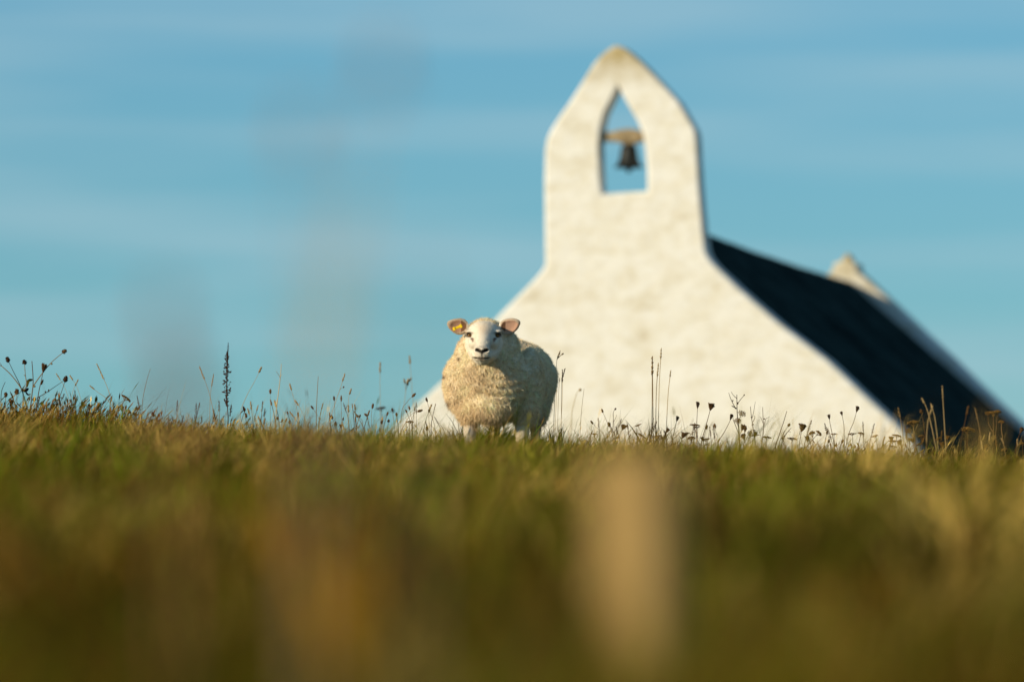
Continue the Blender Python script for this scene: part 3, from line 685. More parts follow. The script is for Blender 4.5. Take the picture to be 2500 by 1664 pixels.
def head(kind, p, ax, l, w_, c, dens=1.0):
    """a seed head of one kind, l long and w_ wide, growing from p along ax"""
    m = MB(); F = frame(ax); U = random.uniform
    def cc(k=.25): f = 1 + U(-k, k); return tuple(v_ * f for v_ in c)
    if kind == 'bead':
        m.blob(p + F(0, 0, l * .5), (w_ * .5, w_ * .5, l * .5), cc(), ax, 7, 8, .14)
        for i in range(22):
            t = U(.08, .95); r_ = w_ * .5 * math.sin(math.pi * t) ** .6; a = U(0, 6.28); m.blob(p + F(r_ * math.cos(a), r_ * math.sin(a), l * t), w_ * .13, cc(.4), None, 4, 3)
    elif kind == 'straw':
        n = max(7, int(l / (w_ * .55)))
        m.tube([p, p + F(0, 0, l * .97)], w_ * .09, c, 4)
        for i in range(n * 2):
            t = (i + U(0, .8)) / (n * 2); a = i * 2.4 + U(-.4, .4); r_ = w_ * .26 * (1 - .55 * t); d = F(math.cos(a) * .35, math.sin(a) * .35, 1)
            m.blob(p + F(r_ * math.cos(a), r_ * math.sin(a), l * t), (w_ * .17, w_ * .17, w_ * .42), cc(.3), d, 4, 4)
    elif kind == 'carrot':
        for i in range(26):
            a = i * 2.399; f = math.sqrt((i + .5) / 26); rim = w_ * .5 * f
            a1 = p + F(rim * .75 * math.cos(a), rim * .75 * math.sin(a), l * .5); a2 = p + F(rim * math.cos(a) * U(.8, 1.0), rim * math.sin(a) * U(.8, 1.0), l * U(.72, 1.0))
            m.tube([p, a1, a2], w_ * .035, cc(), 4)
            for k in range(3): m.blob(a2 + F(U(-1, 1) * w_ * .1, U(-1, 1) * w_ * .1, U(-.16, .06) * l), (w_ * .07, w_ * .07, w_ * .11), cc(.5), F(U(-1, 1), U(-1, 1), 1), 4, 3)
        m.blob(p + F(0, 0, l * .42), (w_ * .24, w_ * .24, l * .36), cc(), ax, 6, 5, .2)
    elif kind == 'ball':
        m.blob(p + F(0, 0, l * .48), (w_ * .36, w_ * .36, l * .40), cc(), ax, 8, 6, .12)
        for i in range(70):
            a = U(0, 6.28); z = U(-.9, 1); r_ = math.sqrt(1 - z * z); q = p + F(r_ * math.cos(a) * w_ * .42, r_ * math.sin(a) * w_ * .42, l * .48 + z * l * .44)
            m.blob(q, (w_ * .06, w_ * .06, w_ * .11), cc(.5), F(r_ * math.cos(a), r_ * math.sin(a), z + .3), 4, 3)
    elif kind == 'yarrow':
        n = 34
        for i in range(n):
            a = i * 2.399; f = math.sqrt((i + .5) / n); q = p + F(w_ * .5 * f * math.cos(a), w_ * .5 * f * math.sin(a), l * (.75 - .25 * f * f) + U(-.08, .08) * l)
            if i % 3 == 0: m.tube([p, p.lerp(q, .5) + F(0, 0, l * .08), q], w_ * .016, c, 3)
            for k in range(2): m.blob(q + F(U(-.05, .05) * w_, U(-.05, .05) * w_, U(0, .1) * l), (w_ * .052, w_ * .052, l * .13), cc(.45), ax, 5, 4)
    elif kind == 'spike':
        m.tube([p, p + F(0, 0, l)], w_ * .06, c, 4); n = int(l / w_ * 26 * dens)
        for i in range(n):
            t = U(0, 1); env = (math.sin(math.pi * min(1, t * 1.25 + .12)) ** .5 if t < .6 else max(.12, 1.05 - (t - .6) * 2.2)) * (1 if math.sin(t * 41 + l * 900) > -.55 else .35)
            r_ = w_ * .5 * env * math.sqrt(U(.05, 1)); a = U(0, 6.28)
            m.blob(p + F(r_ * math.cos(a), r_ * math.sin(a), l * t), (w_ * .10, w_ * .055, w_ * .14), cc(.5), F(math.cos(a) * .8, math.sin(a) * .8, .6), 4, 3)
    elif kind == 'bract':                        # small bare calyx
        for i in range(6):
            a = i * 1.05; m.tube([p, p + F(w_ * .3 * math.cos(a), w_ * .3 * math.sin(a), l * .5), p + F(w_ * .5 * math.cos(a), w_ * .5 * math.sin(a), l)], w_ * .07, cc(), 3)
    return m
def plant(name, label, cat, Y, stems, leaves=(), group=None):
    """stems: (photo points from low to tip, radius at base px, colour, head or None, share of the way up where it forks off); the first point stands in the ground"""
    p0 = at(*stems[0][0][0], Y); root = Vector((p0.x, Y, float(G(p0.x, Y)))); t = empty(name, root); tag(t, label, cat, group); k = KPX * Y
    for i, st_ in enumerate(stems):
        pts, rad, c, hd = st_[:4]
        dY = 0 if i == 0 else random.uniform(-.05, .05); P = [at(x, y, Y + (dY * j / max(len(pts) - 1, 1))) for j, (x, y) in enumerate(pts)]
        if not (len(st_) > 4 and st_[4]):
            g = Vector((P[0].x, P[0].y, float(G(P[0].x, P[0].y)) - .01))
            if P[0].z > g.z + .015: P = [g] + P
        S = smooth_pts(P); n = len(S); m = MB(); m.tube(S, [rad * k * (1 - .5 * j / (n - 1)) for j in range(n)], c, 5)
        for q in st_[5] if len(st_) > 5 else ():  # small buds or nodes on the stem
            b_ = at(q[0], q[1], Y); m.blob(b_, (q[2] * k * .5, q[2] * k * .5, q[3] * k * .5), q[4] if len(q) > 4 else c, (random.uniform(-.5, .5), 0, 1), 5, 4, .2)
        m.build('stem', M_plant, t, root)
        if hd:
            hk, l, w_, hc = hd; ax = (S[-1] - S[-2]).normalized()
            head(hk, S[-1] - ax * .1 * l * k, ax, l * k, w_ * k, hc).build('seed_head', M_plant, t, root)
    for (pts, wid, c) in leaves:
        P = smooth_pts([at(x, y, Y + .02 * j) for j, (x, y) in enumerate(pts)]); n = len(P); m = MB()
        m.leaf(P, [wid * k * max(.06, math.sin(math.pi * min(.97, .12 + .88 * j / (n - 1))) ** .7) for j in range(n)], c); m.build('leaf', M_grass, t, root)
    return t
exec_list = []
# --- far left clump of dried umbels
plant('wild_carrot', 'dried wild carrot at the far left with a dark nodding head and tan forked stem', 'plant', 47.7, [
    ([(57, 1040), (56, 990), (55, 955), (30, 918), (4, 893)], 2.0, TAN, ('bract', 9, 8, MID)), ([(57, 962), (47, 935), (32, 905), (22, 884)], 1.2, DK, ('ball', 17, 12, DK), True), ([(57, 955), (65, 940), (62, 915), (60, 889)], 1.4, TAN, ('ball', 13, 13, DK), True, [(60, 916, 5, 2), (61, 903, 3, 2)]),
    ([(44, 1045), (42, 1000), (41, 962)], 1.3, TAN, ('ball', 16, 13, MID))], [([(66, 945), (70, 930), (80, 926)], 8, OLV), ([(55, 950), (62, 952), (70, 948)], 9, DK), ([(63, 955), (68, 962), (75, 962)], 5, DK)])
plant('wild_carrot', 'dried wild carrot with a round head on a long slanting stem and a cone head', 'plant', 47.6, [
    ([(70, 1050), (74, 1000), (78, 965), (81, 930), (78, 881)], 1.9, MID, None), ([(80, 944), (98, 918), (125, 885), (153, 861)], 1.5, TAN, ('ball', 14, 12, MID), True, [(126, 888, 5, 4), (84, 943, 7, 5)]), ([(88, 1000), (95, 955), (101, 928), (105, 908)], 1.3, MID, ('carrot', 23, 15, MID), True, [(103, 932, 6, 14)]),
    ([(92, 1040), (91, 1000), (85, 978)], 1.2, MID, ('ball', 10, 11, DK))], [([(72, 1010), (62, 980), (60, 965)], 4, GRN)])
plant('wild_carrot', 'dried wild carrot arching right with one dark lumpy head on a long thin stem', 'plant', 47.9, [
    ([(124, 1050), (130, 1000), (145, 970), (154, 945), (158, 932)], 1.2, MID, ('ball', 18, 13, DK)), ([(90, 971), (110, 960), (135, 943), (157, 928)], 1.1, DK, None, True, [(119, 953, 4, 8), (111, 956, 4, 5)])])
plant('wild_carrot', 'short dried wild carrot with one ragged brown head, nearest the left edge', 'plant', 47.8, [([(12, 1050), (13, 1005), (14, 969)], 1.4, TAN, ('ball', 15, 10, MID))])
plant('wild_carrot', 'shortest dried wild carrot at the far left, its small head just above the grass', 'plant', 47.5, [([(35, 1050), (31, 1010), (29, 988)], 1.3, TAN, ('carrot', 15, 13, MID))])
plant('grass_stalk', 'bare dark bent stalk at the left edge of the photo', 'grass stalk', 47.4, [([(1, 1040), (2, 990), (4, 955), (13, 932)], 1.3, DK, None)])
# --- dark dead spikes on the left
for (lab, pts, l, w_, Y) in [
    ('tall dark spike of dead seeds between the far left clump and the flat umbel', [(186, 1060), (186, 1010), (184, 975)], 26, 7, 47.6),
    ('crooked dark spike with a curled top just right of the far left clump', [(158, 1060), (155, 1015), (148, 985), (152, 972)], 14, 8, 47.5),
    ('dark dead spike leaning right, second to the left of the flat umbel', [(205, 1065), (222, 1040), (230, 1018)], 16, 6, 47.7),
    ('thick brown dead spike leaning right, midway between the flat umbel and the tall dock', [(467, 1065), (477, 1030), (484, 1000)], 20, 6, 47.3),
    ('short upright brown dead spike right of the flat umbel', [(412, 1065), (412, 1035)], 24, 6, 47.2),
    ('low dark spike bent over beside the far left clump', [(118, 1060), (128, 1030), (141, 1010)], 22, 7, 47.6),
    ('faint brown spike left of the tall dock, in front of the crest', [(382, 1065), (382, 1040)], 24, 7, 46.6),
    ('dark seeded spike among the crowded dead stems left of the flat umbel', [(170, 1060), (177, 1020), (176, 995)], 24, 6, 47.9)]:
    plant('dead_spike', lab, 'plant', Y, [(pts, 1.4, DK, ('spike', l, w_, MID))], group='dark dead spikes left of the tall dock')
plant('yarrow', 'brown flat-topped yarrow with one low leaf standing alone in front of the sky', 'plant', 47.7, [([(298, 1050), (299, 1010), (300, 985), (304, 977)], 1.3, MID, ('yarrow', 13, 27, YAR), False, [(301, 994, 4, 6)])], [([(301, 1024), (310, 1022), (322, 1024)], 5, OLV)])
plant('dock', 'tall narrow reddish-brown dock spike rising into the sky left of the sheep', 'plant', 47.8, [([(556, 1055), (557, 1020), (554, 960), (555, 905), (556, 872)], 1.6, DK, ('spike', 40, 6, DK)), ([(555, 985), (553, 960), (554, 935), (553, 900)], 1.0, DK, None, True)], ())
dk = [o for o in bpy.data.objects if o.name.startswith('dock')][0]
dm = head('spike', at(553, 990, 47.8), Vector((.01, 0, 1)), 132 * KPX * 47.8, 21 * KPX * 47.8, DK); dm.build('seed_spike', M_plant, dk, dk.location)
dm = head('spike', at(562, 1016, 47.8), Vector((.1, 0, 1)), 28 * KPX * 47.8, 9 * KPX * 47.8, DK); dm.build('seed_spike', M_plant, dk, dk.location)
# --- seed-headed stalks before the sky, each with what sets it apart
stalks = [
    ('grass_stalk', 'straw grass head drooping left on an arched stalk left of the tall dock', [(525, 1040), (518, 990), (508, 950), (498, 923)], .9, STRAW, ('straw', 34, 6, STRAW), 47.6, -1),
    ('grass_stalk', 'straw grass head leaning right against the left side of the tall dock', [(512, 1040), (513, 970), (517, 940)], .8, STRAW, ('straw', 30, 5, STRAW), 48.4, 0),
    ('grass_stalk', 'pale grass head drooping over a thin stalk right of the arching wild carrot', [(290, 1020), (262, 975), (240, 958), (229, 949)], .9, STRAW, ('straw', 14, 5, STRAW), 47.4, 0),
    ('grass_stalk', 'long straw grass stalk bending left toward the flat umbel', [(282, 1040), (275, 985), (262, 945), (252, 922)], 1.1, STRAW, ('straw', 42, 6, STRAW), 47.6, 0),
    ('grass_stalk', 'tall bare tan stalk curving right between the flat umbel and the tall dock', [(346, 1040), (348, 980), (358, 930), (367, 900)], .9, TAN, None, 47.7, 0),
    ('grass_stalk', 'small straw head above the arching wild carrot, leaning left', [(172, 1000), (160, 950), (146, 925)], .7, STRAW, ('straw', 18, 5, STRAW), 48.3, 0),
    ('grass_stalk', 'small straw head leaning left just right of the arching wild carrot head', [(205, 1010), (190, 950), (177, 926)], .7, STRAW, ('straw', 14, 5, STRAW), 48.4, 0),
    ('grass_stalk', 'small straw head leaning right beside the arching wild carrot', [(165, 1010), (178, 955), (184, 940)], .7, STRAW, ('straw', 18, 5, STRAW), 48.4, 0),
    ('plantain', 'dark oval seed head between the flat umbel and the tall dock', [(383, 1050), (379, 1030), (375, 1016)], .7, MID, ('bead', 13, 7, DK), 47.5, 0),
    ('plantain', 'brown oval seed head low beside the right of the tall dock', [(610, 1050), (604, 1025), (602, 1018)], .7, TAN, ('bead', 12, 6, MID), 47.4, 0),
    ('grass_stalk', 'straw seed head on a stalk slanting right, first tall one right of the dock', [(587, 1010), (603, 965), (622, 930), (633, 907)], .8, STRAW, ('straw', 14, 7, STRAW), 47.6, 0),
    ('plantain', 'faint dark seed head hanging before the sky right of the slanting straw head', [(660, 1040), (660, 990), (660, 960)], .6, TAN, ('bead', 12, 6, MID), 48.9, 0),
    ('grass_stalk', 'tall pale forked stalk without seeds, brightest of the bare stems', [(672, 1045), (676, 990), (684, 925), (687, 888)], 1.5, PALE, None, 47.4, 0),
    ('grass_stalk', 'golden seed head bent left over a thin stalk right of the pale forked stalk', [(726, 1010), (718, 975), (711, 950)], .7, STRAW, ('straw', 16, 6, STRAW), 47.8, 0),
    ('grass_stalk', 'golden seed head lower right of the bent golden head', [(745, 1030), (735, 1000), (728, 988)], .7, STRAW, ('straw', 15, 6, STRAW), 47.6, 0),
    ('grass_stalk', 'straight bare tan stalk midway between the tall dock and the sheep', [(772, 1045), (773, 990), (777, 918)], 1.3, TAN, None, 47.7, 0),
    ('plantain', 'brown seed head facing left at the foot of the straight bare stalk', [(780, 1030), (770, 1006), (765, 998)], .7, TAN, ('bead', 11, 5, DK), 47.4, 0),
    ('grass_stalk', 'tallest straw seed head midway between dock and sheep with one dark side bud', [(806, 1030), (818, 985), (830, 950), (837, 928)], .9, STRAW, ('straw', 19, 6, STRAW), 47.7, 0),
    ('plantain', 'dark upright seed head below the tallest straw seed head', [(818, 1030), (817, 990), (816, 977)], .7, TAN, ('bead', 12, 5, DK), 47.5, 0),
    ('grass_stalk', 'straw head leaning right beside the tallest straw seed head', [(850, 1030), (851, 975), (854, 960)], .7, STRAW, ('straw', 13, 6, STRAW), 47.8, 0),
    ('plantain', 'dark thin seed head on a straight stalk right of the tallest straw seed head', [(834, 1030), (833, 990), (833, 978)], .7, TAN, ('bead', 15, 4.5, MID), 47.6, 0),
    ('dead_spike', 'bent knobbly brown spike below the leaning straw head', [(853, 1050), (850, 1020), (844, 1000)], 1.0, MID, ('spike', 20, 6, MID), 47.4, 0),
    ('plantain', 'dark oval head low in the grass, left of the knobbly brown spike', [(818, 1045), (814, 1028), (812, 1022)], .7, TAN, ('bead', 11, 6, DK), 47.2, 0),
    ('plantain', 'brown club-shaped head standing straight, tallest of the trio left of the dark umbel', [(907, 1040), (907, 1010), (909, 996)], .7, TAN, ('bead', 13, 5.5, MID), 47.4, 0),
    ('plantain', 'brown club-shaped head, middle of the trio left of the dark umbel', [(899, 1040), (897, 1018), (896, 1015)], .7, TAN, ('bead', 10, 5, MID), 47.3, 0),
    ('plantain', 'brown head leaning left, leftmost of the trio left of the dark umbel', [(886, 1035), (878, 1020), (875, 1017)], .7, TAN, ('bead', 8, 6, DK), 47.4, 0),
    ('plantain', 'stubby dark seed head under the dark umbel', [(930, 1045), (931, 1034)], .7, TAN, ('bead', 10, 6, DK), 47.3, 0),
    ('plantain', 'slanting brown head on a long stalk crossing the church wall edge', [(978, 1060), (992, 1028), (1006, 1010), (1020, 1004)], .9, TAN, ('bead', 14, 6, MID), 47.3, 0),
    ('plantain', 'dark head on a long thin stalk before the white wall left of the sheep', [(1062, 1045), (1050, 1005), (1043, 980)], .8, TAN, ('bead', 12, 5, DK), 47.5, 0),
    ('plantain', 'small brown head under the dark head before the white wall', [(1049, 1050), (1047, 1020), (1047, 1006)], .7, TAN, ('bead', 9, 5, MID), 47.4, 0),
    ('dead_spike', 'beaded dark spike leaning left before the white wall beside the sheep', [(1075, 1050), (1073, 1040), (1070, 1034)], .9, DK, ('spike', 22, 5, DK), 47.2, 0),
    ('dead_spike', 'short beaded dark spike left of the leaning beaded one', [(1043, 1062), (1042, 1048)], .9, DK, ('spike', 24, 6, DK), 47.1, 0),
    ('grass_stalk', 'soft blurred straw head behind the crest, between the dark umbel and the tall straw heads', [(929, 1030), (928, 960), (928, 907)], .8, STRAW, ('straw', 26, 7, STRAW), 54.5, 0),
    ('grass_stalk', 'tallest blurred straw head behind the crest left of the sheep', [(1012, 1030), (1005, 940), (1001, 886)], .8, STRAW, ('straw', 20, 7, STRAW), 55.0, 0),
    ('grass_stalk', 'blurred straw head forked in three behind the crest left of the sheep', [(984, 1030), (990, 960), (994, 938)], .8, STRAW, ('straw', 14, 9, STRAW), 54.0, 0),
    ('plantain', 'brown head slanting right beside the edge of the white wall', [(980, 1010), (995, 980), (1006, 968)], .8, TAN, ('bead', 14, 6, MID), 48.9, 0),
    ('grass_stalk', 'curled straw seed head peeping from behind the rump of the sheep', [(1352, 1040), (1356, 940), (1359, 885), (1362, 872)], .9, STRAW, ('straw', 18, 6, TAN), 49.2, 0),
    ('grass_stalk', 'thin straw stalk nodding behind the crest right of the sheep', [(1395, 1030), (1400, 990), (1408, 960), (1414, 953)], 1.2, PALE, ('bead', 7, 6, STRAW), 54.5, 0),
    ('grass_stalk', 'bare thin stalk before the white wall right of the sheep tuft', [(1416, 1060), (1420, 1000), (1426, 948)], .8, TAN, None, 47.8, 0),
    ('plantain', 'brown head leaning left on a straight stalk before the white wall right of the sheep', [(1495, 1062), (1480, 1025), (1472, 1006)], .8, TAN, ('bead', 10, 5, MID), 47.5, 0),
    ('plantain', 'brown head on a hooked stalk with small buds, left of the spiky grass tuft', [(1500, 1065), (1498, 1030), (1497, 1008), (1501, 1000)], .9, MID, ('bead', 6, 4, DK), 47.5, 0),
    ('plantain', 'small brown head slanting left low before the white wall', [(1475, 1065), (1455, 1042), (1448, 1034)], .8, TAN, ('bead', 11, 5, MID), 47.4, 0),
    ('dead_spike', 'beaded dark spike at the foot of the hooked stalk', [(1504, 1075), (1500, 1060)], .9, MID, ('spike', 24, 6, DK), 47.2, 0),
]
for (nm, lab, pts, rad, c, hd, Y, _s) in stalks:
    st_ = [(pts, rad, c, hd)]
    if 'forked stalk without' in lab: st_ += [([(684, 922), (680, 914), (674, 906)], .8, PALE, None, True), ([(684, 922), (686, 917), (689, 913)], .7, PALE, None, True)]
    if 'dark side bud' in lab: st_ += [([(829, 951), (834, 947), (838, 945)], .5, TAN, ('bead', 6, 4, DK), True)]
    if 'forked in three' in lab: st_ += [([(992, 948), (996, 935), (999, 930)], .7, STRAW, ('straw', 12, 6, STRAW), True), ([(991, 955), (989, 940), (988, 934)], .7, STRAW, ('straw', 12, 6, STRAW), True)]
    if 'hooked stalk with' in lab: st_ += [([(1498, 1030), (1504, 1018), (1505, 1012)], .6, MID, None, True)]
    if 'curled straw' in lab: st_ += [([(1360, 876), (1364, 872), (1368, 868), (1372, 865)], 1.3, TAN, ('straw', 6, 5, TAN), True)]
    plant(nm, lab, {'plantain': 'plantain', 'dead_spike': 'plant', 'grass_stalk': 'grass stalk'}[nm], Y, st_)
plant('yarrow', 'blurred dark umbel standing in front of the crest left of the white wall', 'plant', 41.5, [([(930, 1075), (932, 1020), (930, 1002)], 1.4, MID, ('yarrow', 11, 26, DK)), ([(932, 1030), (945, 1010), (957, 1003)], 1.0, MID, ('yarrow', 7, 12, DK), True)])
plant('yarrow', 'low brown umbel at the foot of the white wall left of the sheep', 'plant', 46.5, [([(1000, 1065), (1000, 1045), (1000, 1034)], 1.2, MID, ('yarrow', 9, 20, YAR))])
# --- right of the sheep
def tuft(label, cx, cy_, Y, n, hlo, hhi, spread, c, wd, stalk, lean=0):
    p = at(cx, cy_, Y); root = Vector((p.x, Y, float(G(p.x, Y)))); t = empty('grass_tuft', root); tag(t, label, 'grass tuft'); k = KPX * Y; m = MB()
    for i in range(n):
        b0 = root + Vector((random.gauss(0, spread * .28) * k, random.gauss(0, spread * .2) * k, -.01)); h = random.uniform(hlo, hhi) * k; dx = random.gauss(lean, .42); dy = random.gauss(0, .3); dr = random.uniform(.1, .9) * abs(dx)
        pts = [b0 + Vector((dx * h * .5 * f * f + dx * h * .2 * f, dy * h * .4 * f * f, h * (f - dr * .55 * f * f * f))) for f in (0, .2, .4, .6, .8, 1)]
        f_ = random.uniform(.7, 1.35); ww = wd * k * random.uniform(.6, 1.2); m.leaf(pts, [ww * q for q in (.8, 1, .95, .75, .45, .08)], tuple(v_ * f_ for v_ in c), side=(math.cos(i * 2.4), math.sin(i * 2.4), 0))
    m.build('blades', M_grass, t, root)
    for (pts, rad, sc_, hd) in stalk:
        P = [at(x, y, Y) for x, y in pts]; P[0].z = min(P[0].z, float(G(P[0].x, Y))); S = smooth_pts(P); m = MB(); m.tube(S, rad * k, sc_, 5); so_ = m.build('stalk', M_plant, t, root)
        if hd:
            ax = (S[-1] - S[-2]).normalized(); head(hd[0], S[-1] - ax * .004, ax, hd[1] * k, hd[2] * k, hd[3]).build('seed_head', M_plant, so_, root)
    return t
tuft('dark green grass tuft with black-brown forked seed head beside the hind leg of the sheep', 1355, 1075, 47.9, 46, 40, 92, 62, DGRN, 4.2, [
    ([(1366, 1060), (1372, 990), (1373, 930)], .6, STRAW, ('straw', 30, 5, DK)), ([(1370, 960), (1371, 935), (1372, 928), (1374, 920)], .5, DK, ('straw', 24, 5, DK)), ([(1360, 1060), (1363, 980), (1366, 930)], .5, TAN, ('straw', 10, 3, DK)), ([(1352, 1060), (1358, 980), (1359, 950)], .5, STRAW, None)])
tuft('big spiky green grass tuft with four tall straw seed stalks before the white wall', 1595, 1085, 48.9, 60, 45, 120, 84, OLV, 5.5, [
    ([(1595, 1060), (1594, 980), (1593, 912)], 1.0, TAN, ('straw', 44, 8, TAN)), ([(1600, 1060), (1602, 970), (1605, 917)], .9, TAN, ('straw', 32, 6, STRAW)), ([(1606, 1060), (1609, 960), (1613, 874)], .8, STRAW, ('straw', 26, 6, STRAW)), ([(1624, 1060), (1630, 980), (1636, 918)], .8, STRAW, ('straw', 16, 5, STRAW)), ([(1590, 1060), (1592, 990), (1592, 915)], .8, TAN, ('straw', 22, 6, TAN))])
tuft('low dark grass tuft with flat blades right of the dark tuft by the sheep', 1400, 1075, 47.6, 24, 18, 52, 60, DGRN, 4.0, [], .5)
right = [
    ('wild_carrot', 'cup-shaped dried wild carrot standing straight, left of a taller leaning pair before the wall', [(1700, 1080), (1701, 1035), (1703, 996)], 1.2, MID, ('carrot', 17, 10, DK), 47.6),
    ('wild_carrot', 'widest cup-shaped dried wild carrot, leaning right before the white wall', [(1712, 1085), (1722, 1045), (1731, 1012), (1734, 1000)], 1.3, MID, ('carrot', 18, 17, MID), 47.6),
    ('wild_carrot', 'small cup-shaped dried wild carrot leaning right next to the twiggy dead weed', [(1752, 1085), (1768, 1055), (1780, 1032), (1783, 1024)], 1.1, MID, ('carrot', 16, 9, DK), 47.5),
    ('wild_carrot', 'small blurred cup-shaped wild carrot right of the spiky grass tuft', [(1640, 1085), (1648, 1045), (1652, 1028)], 1.3, OLV, ('carrot', 14, 9, MID), 48.8),
    ('wild_carrot', 'tallest thin-cupped wild carrot slanting right above the corner of the white wall', [(2062, 1110), (2072, 1060), (2084, 1030), (2091, 1005)], 1.1, MID, ('carrot', 15, 10, DK), 47.5),
    ('wild_carrot', 'thin-cupped wild carrot with a straight stem, middle of three above the wall corner', [(2062, 1115), (2061, 1060), (2060, 1035), (2056, 1014)], 1.1, MID, ('carrot', 12, 7, DK), 47.6),
    ('wild_carrot', 'thin-cupped wild carrot leaning left, first of three above the wall corner', [(2038, 1100), (2032, 1060), (2027, 1036), (2025, 1023)], 1.1, MID, ('carrot', 13, 8, DK), 47.6),
    ('wild_carrot', 'bushy open-cupped wild carrot between the twiggy weeds and the three thin cups', [(1950, 1110), (1953, 1075), (1957, 1052)], 1.2, MID, ('carrot', 19, 19, MID), 47.5),
    ('wild_carrot', 'low closed wild carrot head beside the forked brown umbel', [(1972, 1110), (1973, 1090), (1972, 1078)], 1.1, MID, ('carrot', 16, 11, MID), 47.3),
    ('wild_carrot', 'low blurred wild carrot cup in front of the corner where wall meets roof', [(2210, 1125), (2204, 1100), (2199, 1086)], 1.1, MID, ('carrot', 14, 14, MID), 47.0),
    ('yarrow', 'small flat umbel on a straight stem left of the leaning wild carrot pair', [(1703, 1095), (1703, 1060), (1702, 1046)], 1.0, DK, ('yarrow', 6, 14, DK), 47.3),
    ('yarrow', 'flat dark umbel low between the twiggy weeds and bushy wild carrot', [(1933, 1110), (1933, 1085), (1934, 1075)], 1.2, MID, ('yarrow', 9, 24, DK), 47.3),
    ('yarrow', 'small flat umbel at the foot of the first thin-cupped wild carrot', [(2040, 1110), (2037, 1080), (2036, 1062)], 1.1, MID, ('yarrow', 6, 16, YAR), 47.4),
    ('yarrow', 'blurred drooping brown umbel in front of the white wall corner', [(2180, 1125), (2180, 1105), (2181, 1095)], 1.4, MID, ('yarrow', 9, 20, MID), 45.5),
    ('yarrow', 'tiny flat umbel below the golden double umbel at the wall corner', [(2226, 1115), (2221, 1090), (2220, 1078)], 1.0, MID, ('yarrow', 6, 12, DK), 47.5),
    ('yarrow', 'low tangled brown umbel left of the small flat umbel', [(1686, 1100), (1688, 1085), (1688, 1076)], 1.2, MID, ('yarrow', 14, 20, MID), 47.2),
    ('wild_carrot', 'round brown head on a leaning stem at the right edge of the photo', [(2478, 1110), (2484, 1075), (2491, 1056)], 1.1, MID, ('carrot', 15, 11, MID), 47.4),
    ('yarrow', 'low cluster of brown seeds at the right edge of the photo', [(2497, 1125), (2497, 1100), (2497, 1086)], 1.1, MID, ('yarrow', 8, 10, YAR), 47.4),
    ('dead_spike', 'upright beaded dark spike right of the three thin-cupped wild carrots', [(2112, 1105), (2109, 1080), (2108, 1062)], 1.2, DK, ('spike', 38, 6, DK), 47.4),
    ('dead_spike', 'low green-brown beaded spike in the grass below the wall corner', [(2158, 1130), (2156, 1115)], 1.0, MID, ('spike', 16, 5, OLV), 47.0),
    ('plantain', 'brown oval head leaning right beside the long dark bare twig', [(1900, 1090), (1915, 1055), (1924, 1040)], .9, MID, ('bead', 9, 6, MID), 47.5),
    ('plantain', 'small blurred dark head before the wall left of the twiggy dead weed', [(1752, 1075), (1748, 1055), (1746, 1044)], .7, MID, ('bead', 12, 6, MID), 50.5),
    ('grass_stalk', 'long dark bare twig leaning right before the white wall', [(1893, 1095), (1903, 1060), (1913, 1030), (1921, 1003)], 1.4, MID, None, 47.5),
    ('grass_stalk', 'tallest blurred straw stalk before the dark roof', [(2310, 1115), (2306, 1040), (2302, 970)], 1.6, STRAW, ('straw', 32, 5, STRAW), 52.5),
    ('grass_stalk', 'blurred straw stalk alone before the roof, left of the tallest one', [(2209, 1115), (2203, 1050), (2197, 1015)], 1.6, TAN, ('straw', 24, 7, TAN), 52.0),
    ('grass_stalk', 'blurred straw stalk bending left in the group before the dark roof', [(2288, 1115), (2272, 1030), (2262, 995), (2256, 982)], 1.5, STRAW, ('straw', 12, 7, STRAW), 52.6),
    ('grass_stalk', 'blurred straw head crossing the group before the dark roof', [(2262, 1110), (2264, 1040), (2271, 1010)], 1.5, STRAW, ('straw', 22, 7, STRAW), 52.6),
    ('grass_stalk', 'blurred short straw stalk at the right of the group before the dark roof', [(2292, 1115), (2284, 1030), (2277, 1000)], 1.5, STRAW, ('straw', 18, 6, STRAW), 52.8),
    ('grass_stalk', 'faint blurred brown stalk leaning right before the lower roof', [(2342, 1115), (2352, 1050), (2360, 1012)], 1.4, MID, ('straw', 24, 9, MID), 53.5),
    ('grass_stalk', 'straight blurred straw stalk between the two right brown umbels', [(2400, 1115), (2392, 1050), (2386, 1020)], 1.5, TAN, ('straw', 28, 6, TAN), 52.0),
    ('plantain', 'blurred reddish head on a stalk left of the straw group before the roof', [(2264, 1110), (2256, 1040), (2250, 1008)], 1.3, MID, ('bead', 10, 8, MID), 52.0),
]
for (nm, lab, pts, rad, c, hd, Y) in right:
    plant(nm, lab, {'plantain': 'plantain', 'grass_stalk': 'grass stalk'}.get(nm, 'plant'), Y, [(pts, rad, c, hd)])
plant('yarrow', 'forked brown umbel with two clusters before the white wall, beside a low closed head', 'plant', 47.4, [([(1964, 1105), (1978, 1080), (1988, 1068), (1994, 1062)], 1.1, MID, ('yarrow', 14, 17, YAR)), ([(1985, 1100), (1985, 1075), (1984, 1066)], 1.1, MID, ('yarrow', 18, 16, YAR))])
plant('yarrow', 'golden double umbel where the white wall corner meets the dark roof', 'plant', 47.4, [([(2234, 1125), (2233, 1080), (2230, 1040)], 1.5, TAN, ('yarrow', 17, 30, YAR)), ([(2231, 1068), (2224, 1062), (2219, 1054)], 1.0, TAN, ('yarrow', 9, 17, YAR), True)])
